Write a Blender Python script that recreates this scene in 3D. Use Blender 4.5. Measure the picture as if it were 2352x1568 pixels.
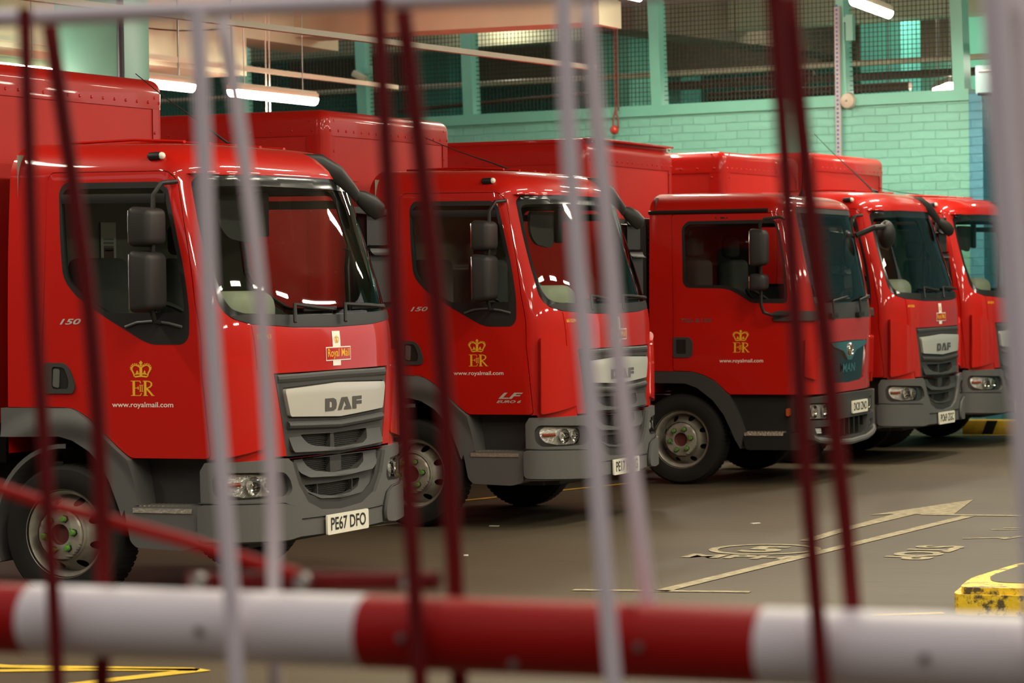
import bpy, bmesh, math, random
import numpy as np
from math import sin, cos, pi, radians
from mathutils import Vector, Matrix
from mathutils.geometry import delaunay_2d_cdt

random.seed(7)
for o in list(bpy.data.objects): bpy.data.objects.remove(o, do_unlink=True)
SC = bpy.context.scene
COL = SC.collection
V3 = Vector

# ------------------------------------------------------------------ camera
YAW, PIT, ROLL, CH = 0.40971, -0.01995, -0.01467, 1.749
_fw = V3((-sin(YAW) * cos(PIT), cos(YAW) * cos(PIT), sin(PIT)))
_r = V3((cos(YAW), sin(YAW), 0)); _u = _r.cross(_fw)
_a = _r * cos(ROLL) + _u * sin(ROLL); _b = -_r * sin(ROLL) + _u * cos(ROLL)
cd = bpy.data.cameras.new('camera')
cd.lens = 105.0; cd.sensor_width = 36; cd.clip_start = .1; cd.clip_end = 200
cd.dof.use_dof = True; cd.dof.focus_distance = 19.0; cd.dof.aperture_fstop = 4.0; cd.dof.aperture_blades = 8
cam = bpy.data.objects.new('camera', cd); COL.objects.link(cam)
cam.matrix_world = Matrix((( _a.x, _b.x, -_fw.x, 0), (_a.y, _b.y, -_fw.y, 0), (_a.z, _b.z, -_fw.z, CH), (0, 0, 0, 1)))
SC.camera = cam
# ------------------------------------------------------------------ light level
SC.view_settings.view_transform = 'Standard'; SC.view_settings.look = 'None'
SC.view_settings.exposure = -0.2; SC.view_settings.gamma = 1.0; SC.view_settings.use_curve_mapping = False
w = bpy.data.worlds.new('world'); SC.world = w; w.use_nodes = True
w.node_tree.nodes['Background'].inputs[0].default_value = (.93, .86, .86, 1)
w.node_tree.nodes['Background'].inputs[1].default_value = 1.0
LAMP_COL = (1.0, .925, .72); LAMP_W = 44.0; TUBE_E = 55.0

# ------------------------------------------------------------------ materials
def mat(name, col, rough=.5, metal=0, coat=0, bump=None, var=None, spec=.5, emit=None):
    m = bpy.data.materials.new(name); m.use_nodes = True
    nt = m.node_tree; p = nt.nodes['Principled BSDF']
    p.inputs['Base Color'].default_value = (*col, 1); p.inputs['Roughness'].default_value = rough
    p.inputs['Metallic'].default_value = metal; p.inputs['Coat Weight'].default_value = coat
    p.inputs['Coat Roughness'].default_value = .04; p.inputs['Specular IOR Level'].default_value = spec
    tc = nt.nodes.new('ShaderNodeTexCoord')
    if var:                                   # (scale xyz, amount): dirt and wear in the colour
        mp = nt.nodes.new('ShaderNodeMapping'); mp.inputs['Scale'].default_value = var[0]
        nz = nt.nodes.new('ShaderNodeTexNoise'); nz.inputs['Scale'].default_value = 1; nz.inputs['Detail'].default_value = 6
        nt.links.new(tc.outputs['Object'], mp.inputs[0]); nt.links.new(mp.outputs[0], nz.inputs['Vector'])
        rp = nt.nodes.new('ShaderNodeValToRGB')
        k = var[1]
        rp.color_ramp.elements[0].position = .3; rp.color_ramp.elements[1].position = .7
        rp.color_ramp.elements[0].color = (*[c * (1 - k) for c in col], 1)
        rp.color_ramp.elements[1].color = (*[min(1, c * (1 + k)) for c in col], 1)
        nt.links.new(nz.outputs['Fac'], rp.inputs[0]); nt.links.new(rp.outputs[0], p.inputs['Base Color'])
    if bump:                                  # (scale, strength)
        nz = nt.nodes.new('ShaderNodeTexNoise'); nz.inputs['Scale'].default_value = bump[0]
        nt.links.new(tc.outputs['Object'], nz.inputs['Vector'])
        bp = nt.nodes.new('ShaderNodeBump'); bp.inputs['Strength'].default_value = bump[1]; bp.inputs['Distance'].default_value = .01
        nt.links.new(nz.outputs['Fac'], bp.inputs['Height']); nt.links.new(bp.outputs[0], p.inputs['Normal'])
    if emit:
        p.inputs['Emission Color'].default_value = (*emit[0], 1); p.inputs['Emission Strength'].default_value = emit[1]
    return m

def glass_mat(name, tint, ior=1.5):
    m = bpy.data.materials.new(name); m.use_nodes = True; nt = m.node_tree
    for n in list(nt.nodes): nt.nodes.remove(n)
    out = nt.nodes.new('ShaderNodeOutputMaterial'); mx = nt.nodes.new('ShaderNodeMixShader')
    tr = nt.nodes.new('ShaderNodeBsdfTransparent'); tr.inputs[0].default_value = (*tint, 1)
    gl = nt.nodes.new('ShaderNodeBsdfGlossy'); gl.inputs['Roughness'].default_value = .015
    fr = nt.nodes.new('ShaderNodeFresnel'); fr.inputs[0].default_value = ior
    nt.links.new(fr.outputs[0], mx.inputs[0]); nt.links.new(tr.outputs[0], mx.inputs[1]); nt.links.new(gl.outputs[0], mx.inputs[2])
    nt.links.new(mx.outputs[0], out.inputs[0]); return m

def brick_mat(name, col, axis, mortar=.9, w=.3, h=.098):
    m = mat(name, col, .55); nt = m.node_tree; p = nt.nodes['Principled BSDF']
    tc = nt.nodes.new('ShaderNodeTexCoord'); sx = nt.nodes.new('ShaderNodeSeparateXYZ'); cx = nt.nodes.new('ShaderNodeCombineXYZ')
    nt.links.new(tc.outputs['Object'], sx.inputs[0])
    nt.links.new(sx.outputs[axis], cx.inputs[0]); nt.links.new(sx.outputs[2], cx.inputs[1])
    nz = nt.nodes.new('ShaderNodeTexNoise'); nz.inputs['Scale'].default_value = 3.0; nz.inputs['Detail'].default_value = 4
    nt.links.new(tc.outputs['Object'], nz.inputs['Vector'])
    va = nt.nodes.new('ShaderNodeVectorMath'); va.operation = 'MULTIPLY_ADD'; va.inputs[1].default_value = (.05, .03, 0)
    nt.links.new(nz.outputs['Color'], va.inputs[0]); nt.links.new(cx.outputs[0], va.inputs[2])
    br = nt.nodes.new('ShaderNodeTexBrick'); br.inputs['Scale'].default_value = 1
    br.inputs['Brick Width'].default_value = w; br.inputs['Row Height'].default_value = h; br.inputs['Mortar Size'].default_value = .006
    br.inputs['Mortar Smooth'].default_value = .6; br.inputs['Bias'].default_value = 0
    br.inputs['Color1'].default_value = (*col, 1); br.inputs['Color2'].default_value = (*[c * .93 for c in col], 1)
    br.inputs['Mortar'].default_value = (*[c * mortar for c in col], 1)
    nt.links.new(va.outputs[0], br.inputs['Vector']); nt.links.new(br.outputs['Color'], p.inputs['Base Color'])
    n2 = nt.nodes.new('ShaderNodeTexNoise'); n2.inputs['Scale'].default_value = 14
    nt.links.new(tc.outputs['Object'], n2.inputs['Vector'])
    ad = nt.nodes.new('ShaderNodeMath'); ad.operation = 'MULTIPLY_ADD'; ad.inputs[1].default_value = -1.6
    nt.links.new(br.outputs['Fac'], ad.inputs[0]); nt.links.new(n2.outputs['Fac'], ad.inputs[2])
    bp = nt.nodes.new('ShaderNodeBump'); bp.inputs['Strength'].default_value = .8; bp.inputs['Distance'].default_value = .014
    nt.links.new(ad.outputs[0], bp.inputs['Height']); nt.links.new(bp.outputs[0], p.inputs['Normal'])
    return m

RED = mat('red_paint', (.45, .008, .0035), .42, coat=.8, spec=.12)
REDBOX = mat('red_body_panel', (.46, .016, .010), .5, spec=.15, var=((.5, .9, 1.6), .09))
REDTRIM = mat('red_moulding', (.45, .012, .007), .36, coat=.35, spec=.15)
GREY = mat('grey_bumper_plastic', (.098, .095, .092), .5, bump=(160, .06), spec=.35)
GREYD = mat('dark_grey_plastic', (.040, .038, .036), .5, bump=(140, .05), spec=.35)
BLACK = mat('black_plastic', (.015, .014, .013), .45, spec=.25)
MIRR = mat('mirror_shell_plastic', (.024, .022, .021), .48, bump=(260, .05), spec=.22)
RUBBER = mat('tyre_rubber', (.0085, .0075, .0065), .75, spec=.3, var=((6, 6, 6), .25))
SILVER = mat('silver_badge_panel', (.62, .59, .53), .33, metal=.35, coat=.5)
ALU = mat('painted_wheel_steel', (.34, .31, .26), .42, metal=.4, var=((9, 9, 9), .3))
CHROME = mat('chrome', (.8, .8, .78), .12, metal=1)
FACET = mat('faceted_reflector', (.95, .94, .9), .22, metal=.55, bump=(70, .9))
GLASS = glass_mat('window_glass', (.80, .86, .82))
LENS = glass_mat('lamp_lens', (.93, .93, .92), 1.45)
BAND = mat('glass_border_black', (.012, .012, .012), .14, coat=.25, spec=.35)
WHITE = mat('white_vinyl', (.82, .78, .68), .45)
YEL = mat('yellow_vinyl', (.78, .40, .02), .45)
PLATE = mat('number_plate_white', (.78, .75, .62), .35)
INK = mat('black_characters', (.012, .012, .012), .5)
BADGE = mat('badge_letters_grey', (.075, .068, .06), .4)
TRIMC = mat('cab_trim_grey', (.24, .23, .18), .7)
DASH = mat('dashboard_plastic', (.17, .175, .13), .6)
SEAT = mat('seat_fabric', (.05, .048, .045), .9)
BINN = mat('instrument_hood_beige', (.42, .42, .31), .6)
GREEN = mat('green_nut_pointer', (.085, .22, .03), .55)
HUBRED = mat('dark_red_hub', (.10, .016, .012), .6)
AMBER = mat('amber_lens', (.42, .07, .015), .3)
NET = mat('black_grille_net', (.010, .010, .010), .6)
TREAD = mat('step_tread_metal', (.55, .5, .42), .4, metal=.8, bump=(60, .5))
PAPER = mat('paper', (.72, .70, .62), .7)
TEAL = mat('teal_gloss_paint', (.22, .60, .46), .35, var=((2, 2, 2), .06))
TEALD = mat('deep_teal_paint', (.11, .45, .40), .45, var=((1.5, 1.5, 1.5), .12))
TBRICK = brick_mat('teal_painted_brick', (.25, .62, .49), 0)
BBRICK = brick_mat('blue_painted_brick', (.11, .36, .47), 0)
BBRICK_SHADE = brick_mat('blue_painted_brick_shaded', (.05, .20, .24), 0)  # darker copy of the blue brick, shade put into its colour
BEIGE = mat('cream_painted_concrete', (.52, .53, .37), .6, var=((1.2, 1.2, 1.2), .1))
CEIL = mat('brown_soffit', (.22, .175, .12), .7, var=((.7, .7, .7), .2))
WIRE = mat('wire_mesh_steel', (.030, .026, .018), .6)
RAILW = mat('cream_lighting_rail', (.55, .49, .36), .45)
PIPEB = mat('brown_pipe', (.10, .055, .035), .5)
BRED = mat('barrier_red', (.40, .008, .005), .5, spec=.2)
BWHT = mat('barrier_white', (.88, .82, .80), .45)
RODW = mat('rod_white', (.84, .77, .78), .5)
RODR = mat('rod_red', (.15, .005, .005), .6, spec=.2)
STEEL = mat('galvanised_steel', (.32, .31, .29), .4, metal=.8)
LINEW = mat('worn_white_road_paint', (.34, .29, .19), .8, var=((16, 16, 16), .34), spec=.2)
LINEY = mat('yellow_road_paint', (.66, .42, .03), .7, var=((10, 10, 10), .2))
TUBE = mat('fluorescent_tube', (1, 1, 1), .5, emit=((1.0, .94, .78), TUBE_E))

def floor_mat():
    m = mat('depot_floor', (.10, .08, .05), .62); nt = m.node_tree; p = nt.nodes['Principled BSDF']
    tc = nt.nodes.new('ShaderNodeTexCoord')
    def noise(sc, scale, det, src='Object'):
        mp = nt.nodes.new('ShaderNodeMapping'); mp.inputs['Scale'].default_value = sc; mp.inputs['Rotation'].default_value = (0, 0, .25)
        n = nt.nodes.new('ShaderNodeTexNoise'); n.inputs['Scale'].default_value = scale; n.inputs['Detail'].default_value = det
        nt.links.new(tc.outputs[src], mp.inputs[0]); nt.links.new(mp.outputs[0], n.inputs['Vector']); return n
    a = noise((.35, .6, 1), 1, 5); b = noise((1.2, 9, 1), 1, 6); c = noise((1, 1, 1), 90, 3)
    r1 = nt.nodes.new('ShaderNodeValToRGB'); r1.color_ramp.elements[0].color = (.052, .038, .019, 1); r1.color_ramp.elements[1].color = (.076, .056, .029, 1)
    r1.color_ramp.elements[0].position = .35; r1.color_ramp.elements[1].position = .68
    nt.links.new(a.outputs['Fac'], r1.inputs[0])
    r2 = nt.nodes.new('ShaderNodeValToRGB'); r2.color_ramp.elements[0].position = .28; r2.color_ramp.elements[1].position = .42
    r2.color_ramp.elements[0].color = (.72, .70, .68, 1); r2.color_ramp.elements[1].color = (1, 1, 1, 1)
    nt.links.new(b.outputs['Fac'], r2.inputs[0])
    mx = nt.nodes.new('ShaderNodeMix'); mx.data_type = 'RGBA'; mx.blend_type = 'MULTIPLY'; mx.inputs[0].default_value = 1
    nt.links.new(r1.outputs[0], mx.inputs[6]); nt.links.new(r2.outputs[0], mx.inputs[7])
    r3 = nt.nodes.new('ShaderNodeValToRGB'); r3.color_ramp.elements[0].color = (.8, .8, .8, 1); r3.color_ramp.elements[1].color = (1.2, 1.2, 1.2, 1)
    nt.links.new(c.outputs['Fac'], r3.inputs[0])
    m2 = nt.nodes.new('ShaderNodeMix'); m2.data_type = 'RGBA'; m2.blend_type = 'MULTIPLY'; m2.inputs[0].default_value = 1
    nt.links.new(mx.outputs[2], m2.inputs[6]); nt.links.new(r3.outputs[0], m2.inputs[7])
    nt.links.new(m2.outputs[2], p.inputs['Base Color'])
    bp = nt.nodes.new('ShaderNodeBump'); bp.inputs['Strength'].default_value = .15; bp.inputs['Distance'].default_value = .004
    nt.links.new(c.outputs['Fac'], bp.inputs['Height']); nt.links.new(bp.outputs[0], p.inputs['Normal'])
    return m
FLOOR = floor_mat()

def kerb_mat():
    m = mat('worn_yellow_kerb_paint', (.72, .47, .02), .5, bump=(25, .5)); nt = m.node_tree; p = nt.nodes['Principled BSDF']
    tc = nt.nodes.new('ShaderNodeTexCoord'); n = nt.nodes.new('ShaderNodeTexNoise'); n.inputs['Scale'].default_value = 9; n.inputs['Detail'].default_value = 9
    n.inputs['Roughness'].default_value = .72
    nt.links.new(tc.outputs['Object'], n.inputs['Vector'])
    r = nt.nodes.new('ShaderNodeValToRGB'); r.color_ramp.elements[0].position = .41; r.color_ramp.elements[1].position = .48
    r.color_ramp.elements[0].color = (.09, .065, .03, 1); r.color_ramp.elements[1].color = (.78, .52, .02, 1)
    nt.links.new(n.outputs['Fac'], r.inputs[0]); nt.links.new(r.outputs[0], p.inputs['Base Color']); return m
KERB = kerb_mat()

# ------------------------------------------------------------------ mesh helpers
class MB:
    """collects shapes; build() links them as ONE mesh object"""
    def __init__(s): s.v = []; s.f = []; s.n = []
    def add(s, verts, faces, norms=None):
        b = len(s.v); s.v += [tuple(x) for x in verts]
        for i, f in enumerate(faces):
            s.f.append(tuple(b + k for k in f)); s.n.append(None if norms is None else [norms[k] for k in f])
        return s
    def box(s, x0, x1, y0, y1, z0, z1, bev=0, seg=2, M=None):
        bm = bmesh.new(); bmesh.ops.create_cube(bm, size=1)
        for v in bm.verts: v.co = ((x0 + x1) / 2 + v.co.x * (x1 - x0), (y0 + y1) / 2 + v.co.y * (y1 - y0), (z0 + z1) / 2 + v.co.z * (z1 - z0))
        if bev: bmesh.ops.bevel(bm, geom=bm.edges[:], offset=bev, segments=seg, affect='EDGES', profile=.5)
        return s.bm(bm, M)
    def bm(s, bm, M=None):
        bm.verts.ensure_lookup_table(); bm.verts.index_update()
        vs = [(M @ v.co if M else v.co.copy()) for v in bm.verts]
        s.add(vs, [[v.index for v in f.verts] for f in bm.faces]); bm.free(); return s
    def tube(s, pts, r, n=10, closed=False, cap=True, sq=None):
        pts = [V3(p) for p in pts]; N = len(pts); rs = r if isinstance(r, (list, tuple)) else [r] * N
        vs = []; fs = []; ref = None
        for i, p in enumerate(pts):
            t = (pts[(i + 1) % N] - pts[i - 1]) if closed else (pts[min(i + 1, N - 1)] - pts[max(i - 1, 0)])
            t.normalize()
            if ref is None:
                ref = V3((0, 0, 1)) if abs(t.z) < .9 else V3((1, 0, 0))
            a = t.cross(ref).normalized(); b = a.cross(t).normalized(); ref = b
            for k in range(n):
                an = 2 * pi * k / n + (pi / n if n == 4 else 0)
                ka, kb = (rs[i], rs[i]) if sq is None else (rs[i] * sq[0], rs[i] * sq[1])
                vs.append(p + a * cos(an) * ka + b * sin(an) * kb)
        for i in range(N if closed else N - 1):
            for k in range(n):
                j = (i + 1) % N
                fs.append((i * n + k, i * n + (k + 1) % n, j * n + (k + 1) % n, j * n + k))
        if cap and not closed:
            fs.append(tuple(range(n))[::-1]); fs.append(tuple((N - 1) * n + k for k in range(n)))
        return s.add(vs, fs)
    def lathe(s, prof, c, ax, n=32, ref=None):
        """prof: (radius, height along ax)"""
        ax = V3(ax).normalized(); c = V3(c); e = ax.orthogonal().normalized() if ref is None else V3(ref); g = ax.cross(e)
        vs = []; fs = []
        for r, h in prof:
            for k in range(n):
                a = 2 * pi * k / n; vs.append(c + ax * h + (e * cos(a) + g * sin(a)) * r)
        for i in range(len(prof) - 1):
            for k in range(n): fs.append((i * n + k, i * n + (k + 1) % n, (i + 1) * n + (k + 1) % n, (i + 1) * n + k))
        return s.add(vs, fs)
    def prism(s, poly, fn, t):
        """poly: 2d outline; fn(x, y, h) -> point; extruded from h=0 to h=t"""
        n = len(poly); vs = [fn(x, y, 0) for x, y in poly] + [fn(x, y, t) for x, y in poly]
        fs = [tuple(range(n))[::-1], tuple(range(n, 2 * n))] + [(i, (i + 1) % n, n + (i + 1) % n, n + i) for i in range(n)]
        return s.add(vs, fs)
    def sphere(s, c, r, n=12, sc=(1, 1, 1)):
        bm = bmesh.new(); bmesh.ops.create_uvsphere(bm, u_segments=n, v_segments=max(6, n // 2), radius=r)
        return s.bm(bm, Matrix.Translation(c) @ Matrix.Diagonal((*sc, 1)))
    def mesh(s, name, angle=38, fix=False):
        me = bpy.data.meshes.new(name); me.from_pydata(s.v, [], s.f)
        if fix:
            bm = bmesh.new(); bm.from_mesh(me); bmesh.ops.recalc_face_normals(bm, faces=bm.faces[:]); bm.to_mesh(me); bm.free()
        me.update()
        me.polygons.foreach_set('use_smooth', [True] * len(me.polygons))
        if any(x is not None for x in s.n):
            L = []
            for p, nn in zip(me.polygons, s.n):
                L += [tuple(p.normal)] * len(p.vertices) if nn is None else [tuple(q) for q in nn]
            me.normals_split_custom_set(L)
        else: me.set_sharp_from_angle(angle=radians(angle))
        return me
    def build(s, name, m, parent=None, label=None, fix=False):
        me = s.mesh(name, fix=fix and all(x is None for x in s.n)); me.materials.append(m)
        o = bpy.data.objects.new(name, me); COL.objects.link(o)
        if parent: o.parent = parent
        if label: o['label'] = label
        return o

def tag(o, label, cat, group=None, kind=None):
    o['label'] = label; o['category'] = cat
    if group: o['group'] = group
    if kind: o['kind'] = kind
    return o
def thing(name, label, cat, loc=(0, 0, 0), rz=0, group=None):
    o = bpy.data.objects.new(name, None); COL.objects.link(o); o.location = loc; o.rotation_euler = (0, 0, rz)
    o.empty_display_size = .2
    return tag(o, label, cat, group)
def struct(name, mb, m, fix=True):
    o = mb.build(name, m, fix=fix); o['kind'] = 'structure'; return o
def copy_tree(o, parent=None, skip=()):
    c = o.copy(); COL.objects.link(c)
    if parent: c.parent = parent
    for ch in [x for x in o.children if not any(x.name.split('.')[0] == k for k in skip)]: copy_tree(ch, c, skip)
    return c

def inside(P, poly):
    P = np.asarray(P); x, y = P[:, 0], P[:, 1]; r = np.zeros(len(P), bool); n = len(poly)
    for i in range(n):
        x1, y1 = poly[i]; x2, y2 = poly[(i + 1) % n]
        if y1 == y2: continue
        r ^= ((y1 > y) != (y2 > y)) & (x < (x2 - x1) * (y - y1) / (y2 - y1) + x1)
    return r
def dense(poly, d):
    out = []
    for i in range(len(poly)):
        a = np.array(poly[i], float); b = np.array(poly[(i + 1) % len(poly)], float)
        n = max(1, int(np.ceil(np.linalg.norm(b - a) / d)))
        for k in range(n): out.append(tuple(a + (b - a) * k / n))
    return out
def rnd(poly, r, seg=5):
    """round the corners of an outline"""
    out = []; n = len(poly)
    for i in range(n):
        p = np.array(poly[i], float); a = np.array(poly[i - 1], float) - p; b = np.array(poly[(i + 1) % n], float) - p
        la, lb = np.linalg.norm(a), np.linalg.norm(b); q = min(r, la * .45, lb * .45)
        p0 = p + a / la * q; p1 = p + b / lb * q
        for t in np.linspace(0, 1, seg): out.append(tuple((1 - t) ** 2 * p0 + 2 * t * (1 - t) * p + t * t * p1))
    return out
def cdt(poly, holes=(), grid=.05):
    P = list(poly); E = [(i, (i + 1) % len(poly)) for i in range(len(poly))]
    for h in holes:
        b = len(P); P += list(h); E += [(b + i, b + (i + 1) % len(h)) for i in range(len(h))]
    if grid:
        A = np.array(poly); lo, hi = A.min(0), A.max(0)
        X, Y = np.meshgrid(np.arange(lo[0] + grid / 2, hi[0], grid), np.arange(lo[1] + grid / 2, hi[1], grid))
        G = np.stack([X.ravel(), Y.ravel()], 1); ok = inside(G, poly)
        for h in holes: ok &= ~inside(G, h)
        G = G[ok]
        if len(G):
            B = np.array(P); d = np.sqrt(((G[:, None] - B[None]) ** 2).sum(2)).min(1); G = G[d > grid * .45]
            P += [tuple(g) for g in G]
    r = delaunay_2d_cdt([V3((p[0], p[1])) for p in P], E, [], 0, 1e-6)
    vs = np.array([(v.x, v.y) for v in r[0]]); fs = [tuple(f) for f in r[2]]
    ctr = np.array([vs[list(f)].mean(0) for f in fs]); ok = inside(ctr, poly)
    for h in holes: ok &= ~inside(ctr, h)
    out = []
    for f, k in zip(fs, ok):
        if not k: continue
        a, b, c = vs[f[0]], vs[f[1]], vs[f[2]]
        ar = (b[0] - a[0]) * (c[1] - a[1]) - (b[1] - a[1]) * (c[0] - a[0])
        if abs(ar) < 1e-10: continue
        out.append(f if ar > 0 else f[::-1])
    return vs, out

# ------------------------------------------------------------------ cab skins
def smooth(tab):
    xs = np.array([a for a, b in tab], float); ys = np.array([b for a, b in tab], float); m = np.gradient(ys, xs); X = []; Y = []
    for i in range(len(xs) - 1):
        h = xs[i + 1] - xs[i]; t = np.linspace(0, 1, 12, endpoint=False)
        X += list(xs[i] + t * h)
        Y += list((2 * t**3 - 3 * t**2 + 1) * ys[i] + (t**3 - 2 * t**2 + t) * h * m[i] + (-2 * t**3 + 3 * t**2) * ys[i + 1] + (t**3 - t**2) * h * m[i + 1])
    return np.array(X + [xs[-1]]), np.array(Y + [ys[-1]])
class Cab:
    """cab skin S(u, v): u runs along the plan outline (u = x on the near side), v is the height"""
    def __init__(s, half, xr, xc, z1, hz, vmax, xf, inset, L, n, rin, tilt=0):
        s.half, s.xr, s.xc, s.z1, s.hz, s.vmax, s.n, s.rin, s.tilt = half, xr, xc, z1, hz, vmax, n, rin, tilt
        s.xf, s.ins, s.L = smooth(xf), smooth(inset), smooth(L); s.uc = xc + 1.18
        s.ph = np.linspace(0, 1, 4001); s.yy = np.cos(s.ph * pi / 2) ** (2 / n); xx = np.sin(s.ph * pi / 2)
        d = np.hypot(np.diff(s.yy) * half, np.diff(xx) * .28); c = np.concatenate([[0], np.cumsum(d)]); s.ct = c / c[-1]
    def S(s, u, v):
        u = np.asarray(u, float); v = np.asarray(v, float)
        far = u > s.uc; u = np.where(far, 2 * s.uc - u, u); z = np.minimum(v, s.z1)
        w = s.half - np.interp(z, *s.ins); xf = np.interp(z, *s.xf); L = np.interp(z, *s.L)
        th = np.clip((v - s.z1) / (s.vmax - s.z1), 0, 1) * pi / 2; k = 1 - np.cos(th)
        w = w - s.rin[0] * k; xf = xf - s.rin[1] * k; xr = s.xr + s.rin[2] * k
        zz = np.where(v > s.z1, s.z1 + s.hz * np.sin(th), v)
        xc = xf - L
        t = np.clip((u - s.xc) / (s.uc - s.xc), 0, 1); ph = np.interp(t, s.ct, s.ph)
        side = u <= s.xc
        x = np.where(side, xr + (u - s.xr) * (xc - xr) / (s.xc - s.xr), xc + L * np.sin(ph * pi / 2))
        y = np.where(side, w, w * np.interp(ph, s.ph, s.yy))
        y = np.where(far, s.half + y, s.half - y)
        zz = zz - s.tilt * np.sin(th) * x
        return np.stack([x, y, zz], -1)
    def N(s, u, v, S=None):
        S = S or s.S; e = 2e-3
        n = np.cross(S(u + e, v) - S(u - e, v), S(u, v + e) - S(u, v - e)); l = np.linalg.norm(n, axis=-1, keepdims=True)
        return n / np.maximum(l, 1e-9)
    def P(s, off):
        if callable(off): return lambda u, v: s.S(u, v) + s.N(u, v) * np.asarray(off(u, v))[..., None]
        return lambda u, v: s.S(u, v) + s.N(u, v) * off
    def mir(s, poly): return [(2 * s.uc - u, v) for u, v in poly][::-1]
    def panel(s, mb, poly, off=0., lip=.02, holes=(), grid=.05, mirror=False, d=None):
        """fills an outline on the skin, with a return lip of depth lip around every edge"""
        d = d or min(.05, grid)
        if mirror:
            f0 = off; poly = s.mir(poly); holes = [s.mir(h) for h in holes]
            if callable(f0): off = lambda u, v: f0(2 * s.uc - u, v)
        poly = dense(poly, d); holes = [dense(h, d) for h in holes]
        if sum((poly[i][0] - poly[i - 1][0]) * (poly[i][1] + poly[i - 1][1]) for i in range(len(poly))) > 0: poly = poly[::-1]
        vs, fs = cdt(poly, holes, grid)
        Q = s.P(off); U, W = vs[:, 0], vs[:, 1]
        P3 = Q(U, W); N3 = s.N(U, W, Q)
        mb.add(P3, fs, N3)
        if lip:
            for k, lp in enumerate([poly] + list(holes)):
                A = np.array(lp); p = Q(A[:, 0], A[:, 1]); n = s.N(A[:, 0], A[:, 1]); q = p - n * lip; m = len(lp)
                mb.add(list(p) + list(q), [(i, m + i, m + (i + 1) % m, (i + 1) % m) for i in range(m)])
        return mb
    def ribbon(s, mb, path, r, off=0., n=8, sq=None, cap=True, d=.04, mirror=False):
        """a raised bead following a path on the skin"""
        p = path if not mirror else [(2 * s.uc - u, v) for u, v in path]
        A = []
        for i in range(len(p) - 1):
            a, b = np.array(p[i], float), np.array(p[i + 1], float); k = max(1, int(np.linalg.norm(b - a) / d))
            A += [a + (b - a) * j / k for j in range(k)]
        A.append(np.array(p[-1], float)); A = np.array(A)
        return mb.tube([V3(q) for q in s.P(off)(A[:, 0], A[:, 1])], r, n, sq=sq, cap=cap)
    def decal(s, mb, polys, off=.003):
        for poly, holes in polys:
            if sum((poly[i][0] - poly[i - 1][0]) * (poly[i][1] + poly[i - 1][1]) for i in range(len(poly))) > 0: poly = poly[::-1]
            vs, fs = cdt(poly, holes, 0); U, W = vs[:, 0], vs[:, 1]
            mb.add(s.P(off)(U, W), fs, s.N(U, W))
        return mb

def text2d(txt, bold=0.0, shear=0):
    c = bpy.data.curves.new('t', 'FONT'); c.body = txt; c.size = 1; c.offset = bold; c.shear = shear; c.resolution_u = 3
    o = bpy.data.objects.new('t', c); COL.objects.link(o); bpy.context.view_layer.update()
    me = bpy.data.meshes.new_from_object(o.evaluated_get(bpy.context.evaluated_depsgraph_get()))
    vs = np.array([(v.co.x, v.co.y) for v in me.vertices]); fs = [tuple(p.vertices) for p in me.polygons]
    bpy.data.objects.remove(o, do_unlink=True); bpy.data.curves.remove(c); bpy.data.meshes.remove(me)
    return vs, fs
def fit_text(txt, x0, x1, y0, y1, bold=0., shear=0):
    """glyph mesh scaled into a box"""
    vs, fs = text2d(txt, bold, shear); lo, hi = vs.min(0), vs.max(0)
    vs = (vs - lo) / (hi - lo) * (np.array([x1 - x0, y1 - y0])) + (x0, y0); return vs, fs
def orient(vs, fs):
    out = []
    for f in fs:
        a, b, c = vs[f[0]], vs[f[1]], vs[f[2]]
        ar = (b[0] - a[0]) * (c[1] - a[1]) - (b[1] - a[1]) * (c[0] - a[0]); out.append(f if ar > 0 else f[::-1])
    return out
def skin_text(cab, mb, txt, box, bold=0., shear=0, off=.003):
    vs, fs = fit_text(txt, *box, bold, shear); fs = orient(vs, fs); U, W = vs[:, 0], vs[:, 1]
    mb.add(cab.P(off)(U, W), fs, cab.N(U, W)); return mb
def stroke(p, w):
    """2d ribbon polygons along a path"""
    out = []; p = [np.array(q, float) for q in p]
    L, R = [], []
    for i in range(len(p)):
        t = p[min(i + 1, len(p) - 1)] - p[max(i - 1, 0)]; t /= np.linalg.norm(t); n = np.array([-t[1], t[0]]) * w / 2
        L.append(tuple(p[i] + n)); R.append(tuple(p[i] - n))
    return (R + L[::-1], [])
def disc2(c, r, n=8): return ([(c[0] + r * cos(2 * pi * k / n), c[1] + r * sin(2 * pi * k / n)) for k in range(n)], [])
def crown_shapes():
    S = [stroke([(.22, .03), (.5, .07), (.78, .03)], .09), stroke([(.19, .17), (.5, .21), (.81, .17)], .05),
         stroke([(.20, .04), (.16, .22)], .05), stroke([(.80, .04), (.84, .22)], .05),
         stroke([(.5, .1), (.5, .62)], .13), stroke([(.5, .66), (.5, .98)], .075), stroke([(.42, .86), (.58, .86)], .09), disc2((.5, .70), .07)]
    arch = [(.17, .22), (.09, .42), (.08, .56), (.14, .68), (.24, .73), (.36, .68), (.47, .58)]
    S += [stroke(arch, .07), stroke([(1 - x, y) for x, y in arch], .07)]
    for x, y in [(.07, .40), (.03, .50), (.03, .60), (.07, .70), (.13, .78), (.22, .81), (.31, .79), (.39, .73)]:
        S += [disc2((x, y), .036, 6), disc2((1 - x, y), .036, 6)]
    for x in (.33, .67): S += [([(x - .09, .2), (x + .09, .2), (x + .03, .29), (x + .05, .33), (x, .42), (x - .05, .33), (x - .03, .29)], [])]
    for x in (.40, .60): S += [([(x - .03, .2), (x + .03, .2), (x, .3)], [])]
    return S
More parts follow.
